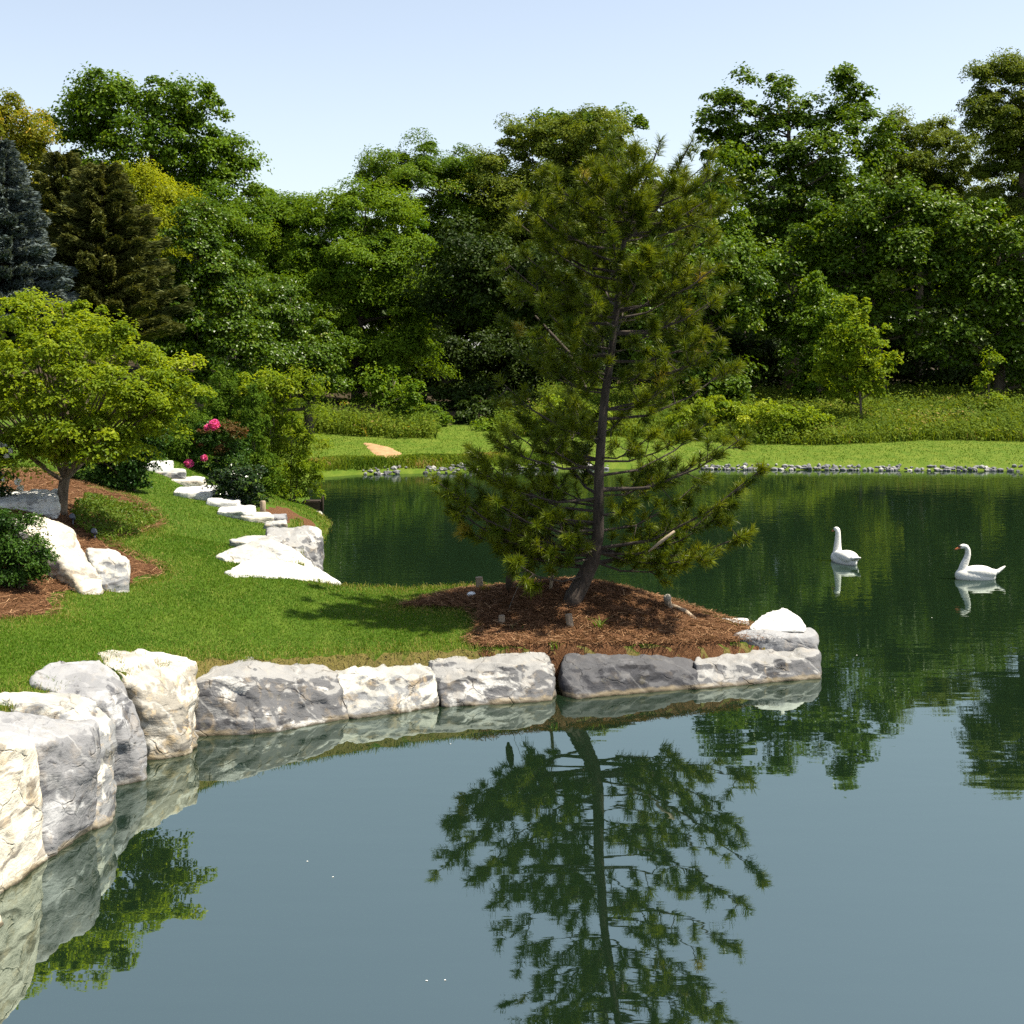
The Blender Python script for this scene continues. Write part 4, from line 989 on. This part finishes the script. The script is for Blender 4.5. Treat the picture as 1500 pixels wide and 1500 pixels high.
mid = base + nd * nl * .55; tip = mid + tipd * nl * .45
k = np.arange(ns_ * nn)[:, None] * 5
V = np.stack([base - sv, base + sv, mid + sv, mid - sv, tip], 1).reshape(-1, 3)
tri = np.concatenate([k + np.array([[0, 1, 2]]), k + np.array([[0, 2, 3]]), k + np.array([[3, 2, 4]])], 0)
tn = np.clip(np.repeat(rng.normal(.42, .17, ns_), nn) + rng.normal(0, .12, ns_ * nn), 0, 1)
dead = np.repeat(rng.random(ns_) < .006, nn); tn = np.where(dead, 1.0, np.minimum(tn, .88))
link('crown', np_mesh('crown', V, tri, False, np.tile(tn, 3)), LM['pine'], root)
# broken pale branch stub
mb = MB(); a = P(950, 808, PD - .7) - pine_base; b_ = P(988, 778, PD - .8) - pine_base
mb.tube([a, a.lerp(b_, .5), b_], [.015, .03, .02], 7)
link('broken_branch', mb.mesh('broken_branch'), plain_mat('bare_wood', (.34, .27, .19), .8, .2, .3, 20), root)

# stakes, wire, stones round the pine
WOOD = bark_mat('weathered_stake_wood', (.30, .23, .16))
def stake(label, px, py, h, r, tilt=(0, 0), n=7, group='stakes round the pine', knob=0.0):
    g = at(px, py); mb = MB()
    tx, ty = tilt
    rr = [r * 1.05, r, r * .95, r * .9]
    mb.tube([(-tx * .2, -ty * .2, -.25), (tx * .3, ty * .3, h * .3), (tx * .7, ty * .7, h * .7), (tx, ty, h)], rr, n)
    o = link('stake', mb.mesh('stake', False), WOOD, None, g)
    tag(o, label, 'stake', group)
    if knob:
        bm = bmesh.new(); bmesh.ops.create_icosphere(bm, subdivisions=2, radius=knob)
        for v in bm.verts: v.co *= 1 + .12 * mnoise.noise(v.co * 20)
        me = bpy.data.meshes.new('head'); bm.to_mesh(me); bm.free()
        link('head', me, plain_mat('weathered_head', (.30, .27, .22), .85, .2, .3, 30), o, Vector((tx, ty, h + knob * .6)))
    return o
stake('split grey stake with dry straw at the left rim of the pine mound', 703, 866, .26, .075, (-.02, 0))
stake('thin stake standing in the mound just left of the pine trunk', 806, 868, .42, .03, (.05, 0))
stake('short grey topped stake low on the front of the pine mound', 735, 916, .17, .06, (.0, 0))
stake('stout stake stub in front of the pine trunk', 836, 922, .26, .065, (-.04, 0))
stake('leaning stake with a round grey head at the right back of the mound', 981, 893, .16, .07, (-.04, 0), knob=.075)
mb = MB(); g = at(985, 893); g2 = at(1022, 912)
mb.tube([Vector((0, 0, .06)), (g2 - g) * .5 + Vector((0, 0, .07)), g2 - g + Vector((0, 0, .01))], [.05, .06, .045], 8)
tag(link('root', mb.mesh('root'), WOOD, None, g), 'exposed grey root lying down the right slope of the mound', 'root')
w0 = at(741, 902); w1 = P(776, 812, PD - .3)
mb = MB(); mb.tube([w0, w0.lerp(w1, .5) + Vector((0, 0, -.03)), w1], [.0035] * 3, 5)
tag(link('guy_wire', mb.mesh('guy_wire'), plain_mat('steel_wire', (.20, .20, .19), .6, .3)), 'thin guy wire running up from the mound into the pine', 'wire')
# hanging dark cone-like tag, not a post
c0 = P(747, 845, PD - .2)
mb = MB(); mb.tube([c0 + Vector((.03, 0, .22)), c0 + Vector((.02, 0, .1)), c0, c0 + Vector((-.02, 0, -.14)), c0 + Vector((-.03, 0, -.24))], [.008, .05, .07, .06, .02], 9)
tag(link('post_or_tag', mb.mesh('post_or_tag'), plain_mat('dark_wood', (.035, .025, .018), .8, .2, .3, 20)), 'dark tag hanging below the left branches at the back of the mound', 'post')
g = at(691, 876)
bm = bmesh.new(); bmesh.ops.create_icosphere(bm, subdivisions=3, radius=.085)
for v in bm.verts: v.co *= 1 + .1 * mnoise.noise(v.co * 9); v.co.z *= .75; v.co.x *= 1.1
me = bpy.data.meshes.new('stone'); bm.to_mesh(me); bm.free(); me.polygons.foreach_set('use_smooth', [True] * len(me.polygons))
tag(link('stone', me, plain_mat('white_pebble', (.78, .79, .80), .6, .3, .1, 20), None, g + Vector((0, 0, .05))), 'round white stone at the left rim of the pine mound', 'stone')
# weeds on the mound
def weed(label, px, py, n, L, mat, spread=.1, arch=.6, w=.012, name='weed', group=None):
    g = at(px, py); V = []; Fq = []; T = []
    for i in range(n):
        a = rng.uniform(0, 6.283); dx, dy = math.cos(a), math.sin(a); l = L * rng.uniform(.6, 1.1)
        o_ = Vector((rng.uniform(-spread, spread), rng.uniform(-spread, spread), 0)); s = Vector((-dy, dx, 0)) * w; k = len(V)
        ar = arch * rng.uniform(.5, 1.2)
        for j in range(5):
            t = j / 4; c = o_ + Vector((dx * ar * l * t * t, dy * ar * l * t * t, l * (t - .45 * ar * t * t)))
            wd = (1 - .85 * t) * (1 + 1.2 * t * (1 - t))
            V += [c - s * wd, c + s * wd]
        for j in range(4): Fq.append((k + 2 * j, k + 2 * j + 1, k + 2 * j + 3, k + 2 * j + 2)); T.append(rng.random())
    return tag(link(name, np_mesh(name, [tuple(v) for v in V], Fq, True, T), LM[mat], None, g), label, 'weed', group)
weed('arching green weed with strap leaves right of the pine trunk', 876, 925, 14, .34, 'cover', .06, .8, .014)
weed('low leafy weed beside the short grey stake on the mound', 755, 922, 22, .14, 'shrub', .16, 1.0, .016)
weed('small weed growing between two boulders below the mound', 812, 950, 18, .18, 'cover', .07, .7, .01)
weed('bright green sprig growing from the rock crevice at the inner corner', 283, 1062, 26, .22, 'cover', .05, .8, .014)
weed('dry straw tuft beside the split stake on the mound rim', 712, 868, 30, .22, 'golden', .08, .8, .006)

# ------------------------------------------------------------------ lime maple on the left
mbp = at(90, 757); MD = mbp.y
root = empty('maple_tree', mbp, 'wide lime green lacy maple with forking stems above the left boulders', 'maple tree')
ml = [(30, 470, 50, 28, -.3), (100, 458, 45, 22, .4), (-50, 480, 60, 40, 0), (150, 490, 50, 26, -.5), (70, 505, 60, 30, -.9), (200, 520, 45, 24, .3), (10, 540, 65, 34, -.9), (120, 545, 60, 28, -1.1), (235, 550, 35, 20, -.3),
      (180, 575, 50, 24, -.8), (60, 590, 60, 28, -1.2), (-60, 580, 70, 50, -.4), (245, 590, 32, 18, .2), (130, 615, 45, 22, -.9), (210, 610, 40, 20, .3), (20, 640, 50, 24, -.8), (90, 650, 45, 18, -.6), (170, 640, 34, 16, -.2), (-50, 650, 50, 30, -.4), (45, 440, 26, 12, 0), (110, 520, 70, 30, 1.2), (60, 665, 50, 18, -1), (130, 660, 50, 20, -.8), (180, 645, 45, 20, -.6), (100, 632, 60, 24, -1.3), (230, 618, 38, 22, -.2), (272, 572, 26, 18, .2), (258, 535, 24, 14, 0), (215, 585, 45, 20, -.6), (20, 580, 70, 40, 1.2), (160, 600, 50, 30, 1.2)]
lb = lobes_at(ml, MD)
C, Nn, T, CC = crown(lb, .085, .05, .26, 1.6, droop=.35, flat=.45, upb=.75, back=.75, jag=.9)
V, Fq = leaves(C, Nn, rng.uniform(.06, .10, len(C)), rng.uniform(.035, .06, len(C)))
link('crown', np_mesh('crown', V - np.array(mbp), Fq, False, T), LM['maple'], root)
mb = MB()
def px3(x, y, dd): return P(x, y, MD + dd) - mbp
fork = px3(95, 700, 0)
mb.tube([px3(88, 765, 0), px3(90, 745, 0), px3(92, 720, 0), fork], [.13, .11, .10, .095], 10)
for pts_, r in (([(95, 700, 0), (97, 660, 0), (98, 600, .1), (100, 520, .2), (90, 450, .2)], .06), ([(95, 700, 0), (120, 665, -.2), (160, 610, -.4), (215, 555, -.5)], .055), ([(95, 700, 0), (75, 660, .2), (40, 600, .3), (0, 520, .4)], .055),
                ([(95, 705, 0), (110, 690, .3), (150, 650, .7), (200, 600, .8)], .045), ([(95, 705, 0), (70, 690, -.3), (20, 650, -.7), (-40, 600, -.8)], .05), ([(97, 660, 0), (115, 600, -.6), (140, 540, -.9)], .035), ([(97, 640, 0), (80, 580, -.6), (60, 520, -.8)], .035)):
    mb.tube([px3(*p) for p in pts_], [r * (1 - .75 * i / (len(pts_) - 1)) for i in range(len(pts_))], 7, False)
for qv in CC[rng.choice(len(CC), 150, replace=False)]:
    qv = Vector(qv) - mbp; s = fork.lerp(qv, rng.uniform(.3, .6)); mb.tube([s, s.lerp(qv, .5) + Vector((0, 0, .05)), qv], [.016, .011, .004], 4, False)
link('trunk', mb.mesh('trunk'), bark_mat('maple_bark', (.15, .11, .075)), root)

# ------------------------------------------------------------------ garden shrubs on the left
def gbush(name, label, px, py, pl, mat, dd=0.0, **kw):
    g = at(px, py); d = g.y + dd; x = (px - 750) / F * d
    return bush(name, label, kw.pop('cat', 'shrub'), lobes_at(pl, d), None, Vector((x, d, gz(x, d))), LM[mat], **kw)
gbush('shrub', 'dark green azalea mound in front of the slanting cream boulder', 28, 866, [(-20, 790, 50, 38), (30, 785, 34, 32), (20, 825, 45, 32), (58, 815, 18, 22), (-40, 830, 50, 34), (40, 845, 28, 16)], 'shrub', leaf=.06, wid=.025, cr=.14, lai=2.6, group='garden shrubs', flat=.9)
gbush('shrub', 'nearly black rhododendron with white flecks at the left edge behind the white block', -20, 735, [(-10, 690, 26, 30), (-40, 680, 45, 50), (-12, 722, 24, 14)], 'glossy', leaf=.12, wid=.045, cr=.2, lai=2.4, group='garden shrubs')
gbush('shrub', 'leafy green shrub in the shade right of the maple trunk', 190, 718, [(160, 668, 34, 26), (195, 665, 34, 30), (225, 640, 28, 32), (175, 695, 38, 22), (205, 695, 22, 20), (130, 690, 30, 24)], 'shrub', leaf=.09, wid=.05, cr=.2, lai=2.4, group='garden shrubs')
gbush('arborvitae', 'upright green arborvitae behind the top of the stone wall', 255, 690, [(255, 590, 26, 34), (248, 630, 34, 34), (262, 655, 32, 30), (235, 660, 26, 24), (285, 640, 20, 36)], 'cedar', dd=2.5, leaf=.11, wid=.035, cr=.22, lai=2.6, upb=.2, flat=1.1, group='garden shrubs', cat='arborvitae')
gbush('juniper', 'tall soft green juniper behind the pink flowering shrub', 325, 705, [(325, 565, 22, 26), (318, 595, 32, 30), (345, 610, 32, 34), (305, 635, 32, 34), (350, 650, 34, 36)], 'cedar', dd=5.0, leaf=.12, wid=.035, cr=.22, lai=2.6, upb=.2, flat=1.1, group='garden shrubs', cat='juniper')
gbush('shrub', 'dark juniper like shrub between the pink flowering shrub and the feathery plants', 372, 735, [(372, 600, 16, 30), (378, 640, 20, 34), (372, 680, 24, 30), (385, 700, 20, 24)], 'cedar', dd=3.5, leaf=.12, wid=.035, cr=.2, lai=2.6, upb=.2, flat=1.1, group='garden shrubs', mat=None) if False else gbush('shrub', 'green upright shrub between the pink flowering shrub and the feathery plants', 372, 740, [(374, 600, 16, 28), (380, 640, 20, 34), (374, 680, 24, 30), (388, 705, 20, 24)], 'cedar', dd=3.0, leaf=.12, wid=.035, cr=.2, lai=2.6, upb=.2, flat=1.1, group='garden shrubs')
rose = gbush('rose_bush', 'reddish tipped bush with pink blooms behind the wall', 325, 725, [(310, 640, 22, 22), (335, 645, 26, 24), (305, 675, 24, 22), (345, 675, 24, 22), (325, 700, 30, 16)], 'shrub', dd=1.8, leaf=.08, wid=.045, cr=.17, lai=2.2, group='garden shrubs', cat='rose bush')
# reddish shoots and blossoms are parts of the flowering bush
rb = rose.location; RD = rb.y
C, Nn, T, CC = crown(lobes_at([(300, 630, 14, 8), (330, 628, 18, 7), (350, 635, 14, 10), (295, 648, 8, 12), (322, 660, 10, 12)], RD - .2), .08, .035, .12, 1.5)
V, Fq = leaves(C, Nn, rng.uniform(.06, .11, len(C)), rng.uniform(.025, .045, len(C)))
link('red_shoots', np_mesh('red_shoots', V - np.array(rb), Fq, False, T), LM['red'], rose)
PINK = leaf_mat('pink_petal', (.62, .05, .22), (.80, .12, .36), (.85, .30, .50), .3, .5, .2)
for (px, py, r) in ((314, 622, 8), (303, 626, 5), (277, 679, 6.5), (299, 671, 5)):
    c = P(px, py, RD - .7) - rb; rr = r * RD / F
    n = 160; q = rdir(n); V, Fq = leaves(np.array(c) + q * rr * rng.uniform(.4, 1, n)[:, None], nrm(q + rng.normal(0, .4, (n, 3))), np.full(n, rr * .7), np.full(n, rr * .6))
    link('blossom', np_mesh('blossom', V, Fq, False, rng.random(n)), PINK, rose)
gbush('shrub', 'glossy dark leaved shrub just above the lower wall stones', 350, 752, [(330, 705, 24, 20), (360, 705, 26, 24), (345, 730, 30, 20), (375, 725, 16, 20), (325, 730, 16, 12)], 'glossy', dd=1.2, leaf=.09, wid=.05, cr=.16, lai=2.6, group='garden shrubs')
gbush('shrub', 'feathery yellow green shrub overhanging the water behind the mulch slope', 425, 745, [(425, 620, 24, 20), (408, 655, 28, 26), (440, 675, 24, 24), (418, 705, 34, 28), (452, 718, 16, 18), (398, 700, 22, 34), (445, 640, 18, 16), (468, 605, 12, 7), (474, 650, 9, 9), (462, 572, 14, 7), (465, 690, 10, 14), (440, 550, 14, 8)], 'willow', dd=3.0, leaf=.16, wid=.035, cr=.3, lai=1.5, droop=.5, flat=.9, jag=.9, group='garden shrubs')
gbush('shrub', 'light green leafy branches reaching over the far lawn above the feathery shrub', 400, 745, [(385, 560, 34, 20), (415, 570, 30, 14), (395, 590, 36, 18), (430, 590, 22, 12), (370, 580, 26, 22)], 'maple', dd=4.5, leaf=.13, wid=.07, cr=.3, lai=1.8, droop=.3, flat=.5, group='garden shrubs')
# ground cover in the maple bed
gcp = np.array(pxpoly([(108, 760), (130, 730), (190, 745), (232, 765), (200, 785), (165, 798), (150, 798), (110, 775)]))
n = 9000; lo, hi = gcp.min(0), gcp.max(0)
x = rng.uniform(lo[0], hi[0], n); y = rng.uniform(lo[1], hi[1], n); kk = sdist(x, y, gcp) > -.05; x, y = x[kk], y[kk]; n = len(x)
C = np.stack([x, y, height(x, y) + .04 + rng.uniform(0, .15, n) * (1 + .5 * np.sin(x * 5) * np.sin(y * 4))], 1)
V, Fq = leaves(C, nrm(np.array([0, 0, .7]) + rng.normal(0, .5, (n, 3))), rng.uniform(.06, .13, n), rng.uniform(.02, .04, n))
tag(link('ground_cover', np_mesh('ground_cover', V, Fq, False, np.clip(rng.normal(.5, .2, n), 0, 1)), LM['cover']), 'low yellow green ground cover in the maple bed', 'ground cover', kind='stuff')
# small garden spotlights
GREY = plain_mat('grey_painted_metal', (.09, .10, .13), .5, .4)
for lb_, px, py in (('small grey garden spotlight nearest the maple trunk', 107, 772), ('small grey garden spotlight above the square pale boulder', 139, 794)):
    g = at(px, py); r0 = empty('garden_spotlight', g, lb_, 'garden light', 'garden spotlights')
    mb = MB(); mb.tube([(0, 0, -.1), (0, 0, .16)], [.012, .012], 8); link('post', mb.mesh('post'), GREY, r0)
    mb = MB(); mb.tube([(0, .07, .14), (0, .05, .15), (0, -.02, .19), (0, -.08, .22), (0, -.085, .222)], [.015, .035, .045, .05, .04], 12); link('lamp_head', mb.mesh('lamp_head'), GREY, r0)
# white blossoms at the left edge
W_P = leaf_mat('white_petal', (.70, .70, .66), (.82, .82, .80), (.85, .85, .82), .2, .6, .2)
g = at(-20, 735); rh = [o for o in bpy.data.objects if o.get('label', '').startswith('nearly black')][0]
for (px, py, r) in ((3, 655, 7), (15, 660, 4), (10, 668, 4), (26, 706, 5), (30, 716, 5), (5, 702, 3)):
    c = P(px, py, rh.location.y - .8) - rh.location; rr = r * .0125; n = 90; q = rdir(n)
    V, Fq = leaves(np.array(c) + q * rr * rng.uniform(.3, 1, n)[:, None], nrm(q + rng.normal(0, .4, (n, 3))), np.full(n, rr * .9), np.full(n, rr * .7))
    link('blossom', np_mesh('blossom', V, Fq, False, rng.random(n)), W_P, rh)
# things at the water beside the mulch slope
def at_w(px, py): return P(px, py, F * CAM_H / (py - HY))
g = at(385, 756)
mb = MB(); mb.tube([(0, 0, -.2), (0, 0, .32), (0, 0, .36)], [.07, .07, .055], 8)
tag(link('post_or_tag', mb.mesh('post_or_tag'), WOOD, None, g), 'short brown post at the mulch slope by the wall end', 'post')
c = at_w(457, 748); r0 = empty('water_intake', c, 'dark timber intake box standing at the water edge', 'intake box')
bm = bmesh.new(); bmesh.ops.create_cube(bm, size=1); bmesh.ops.scale(bm, vec=(.62, .5, .42), verts=bm.verts); bmesh.ops.bevel(bm, geom=bm.edges[:], offset=.03, segments=2, affect='EDGES')
me = bpy.data.meshes.new('box'); bm.to_mesh(me); bm.free(); DW = bpy.data.materials['dark_wood']
link('box', me, DW, r0, Vector((0, .1, .12)))
mb = MB(); mb.tube([(0.36, -.1, -.3), (.36, -.1, .45), (.36, -.1, .5)], [.05, .05, .03], 8); link('post', mb.mesh('post'), DW, r0)
for i, (lb_, px, py, s) in enumerate((('pale rock in the shallow water below the intake box', 466, 754, .2), ('small white rock awash beside the mulch slope', 468, 770, .13), ('small cream rock at the water edge of the mulch slope', 455, 770, .15))):
    rnd = random.Random(i); W = [Vector((rnd.uniform(-1, 1) * s * 1.3, rnd.uniform(-1, 1) * s, rnd.uniform(-1, .8) * s * .7)) for _ in range(16)]
    hull_rock(lb_, W, at_w(px, py), 'pale', 70 + i, .03, .02, None, 1, 'rock', 'rock')

# ------------------------------------------------------------------ swans
WHITE = plain_mat('swan_feather', (.74, .725, .67), .8, .15, .09, 20)
BILL = plain_mat('orange_bill', (.42, .12, .04), .5, .4)
BLACK = plain_mat('black_skin', (.015, .014, .014), .5, .4)
def swan_mesh(neck, nr, tail):
    """one continuous body: hull, folded wings, tail, neck and head united by a voxel remesh"""
    bm = bmesh.new()
    def ell(c, r, rot=0.0, taper=0.0):
        s = bmesh.ops.create_uvsphere(bm, u_segments=24, v_segments=16, radius=1)
        cs, sn = math.cos(rot), math.sin(rot)
        for v in s['verts']:
            k = 1 - taper * v.co.x
            x, y, z = v.co.x * r[0], v.co.y * r[1] * k, v.co.z * r[2] * k
            v.co = Vector((c[0] + x * cs - z * sn, c[1] + y, c[2] + x * sn + z * cs))
    ell((0, 0, .06), (.44, .21, .20), .02, .0)
    ell((.26, 0, .08), (.21, .17, .17))
    for sgn in (-1, 1):
        ell((-.06, sgn * .085, .155), (.36, .125, .135), .05, .15)
        ell((-.34, sgn * .045, .175), (.17, .05, .045), .10, .3)
    ell((-.47, 0, .16), (.23, .075, .04), tail, -.2)
    b0 = MB(); b0.tube(neck, nr, 14); base = [bm.verts.new(v) for v in b0.v]
    for f in b0.f:
        bm.faces.new([base[i] for i in f])
    hx, hy, hz = neck[-1]
    ell((hx + .035, hy, hz - .008), (.085, .048, .052), -.30, .12)
    me = bpy.data.meshes.new('body'); bm.to_mesh(me); bm.free()
    o = bpy.data.objects.new('body', me); col.objects.link(o)
    md = o.modifiers.new('r', 'REMESH'); md.mode = 'VOXEL'; md.voxel_size = .014
    sm = o.modifiers.new('s', 'SMOOTH'); sm.factor = .5; sm.iterations = 5
    dg = bpy.context.evaluated_depsgraph_get(); dg.update()
    me2 = bpy.data.meshes.new_from_object(o.evaluated_get(dg)); bpy.data.objects.remove(o); bpy.data.meshes.remove(me)
    me2.name = 'body'; me2.polygons.foreach_set('use_smooth', [True] * len(me2.polygons))
    return me2, Vector((hx, hy, hz))
def swan(label, loc, rz, neck, nr, tail, size, pitch=-.42):
    r0 = empty('swan', loc, label, 'swan', 'swans on the pond', rz); r0.scale = (size,) * 3
    me, h = swan_mesh(neck, nr, tail); link('body', me, WHITE, r0)
    d = Vector((math.cos(pitch), 0, math.sin(pitch)))
    mb = MB(); s = h + Vector((.09, 0, -.03)); mb.tube([s, s + d * .05, s + d * .10, s + d * .125], [.030, .024, .020, .008], 10)
    b_ = link('bill', mb.mesh('bill'), BILL, r0)
    mb = MB(); mb.tube([s - d * .012 + Vector((0, 0, .012)), s + d * .012 + Vector((0, 0, .022)), s + d * .035 + Vector((0, 0, .018))], [.040, .036, .016], 10)
    link('face_mask', mb.mesh('face_mask'), BLACK, r0)
    for sg in (-1, 1):
        bm = bmesh.new(); bmesh.ops.create_icosphere(bm, subdivisions=2, radius=.010); m_ = bpy.data.meshes.new('eye'); bm.to_mesh(m_); bm.free()
        link('eye', m_, BLACK, r0, h + Vector((.065, sg * .040, .004)))
    return r0
nk = [(.28, 0, .10), (.30, 0, .20), (.27, 0, .32), (.215, 0, .44), (.185, 0, .55), (.19, 0, .65), (.225, 0, .715), (.275, 0, .73)]
nr = [.125, .105, .086, .074, .066, .061, .057, .052]
swan('white swan swimming left with a curved neck and raised tail', at_w(1430, 848), math.pi, nk, nr, -.62, 1.06)
nk2 = [(.27, 0, .10), (.31, 0, .22), (.30, 0, .36), (.29, 0, .48), (.285, 0, .60), (.285, 0, .68), (.305, 0, .735), (.345, 0, .745)]
swan('white swan turned away with an upright straight neck', at_w(1237, 824), R(108), nk2, nr, -.25, 1.08)

# floating fluff specks
FL = plain_mat('white_fluff', (.75, .75, .70), .9, .1)
for i, (px, py) in enumerate(((625, 1437), (652, 1436), (660, 1090), (1365, 905), (1255, 960), (488, 1285), (450, 1262))):
    bm = bmesh.new(); bmesh.ops.create_icosphere(bm, subdivisions=1, radius=.008)
    for v in bm.verts: v.co.x *= rng.uniform(.7, 2.0); v.co.z *= .4
    me = bpy.data.meshes.new('fluff'); bm.to_mesh(me); bm.free()
    tag(link('floating_fluff', me, FL, None, at_w(px, py) + Vector((0, 0, .004))), 'tiny white speck of fluff floating on the open water', 'fluff', 'fluff floating on the pond')
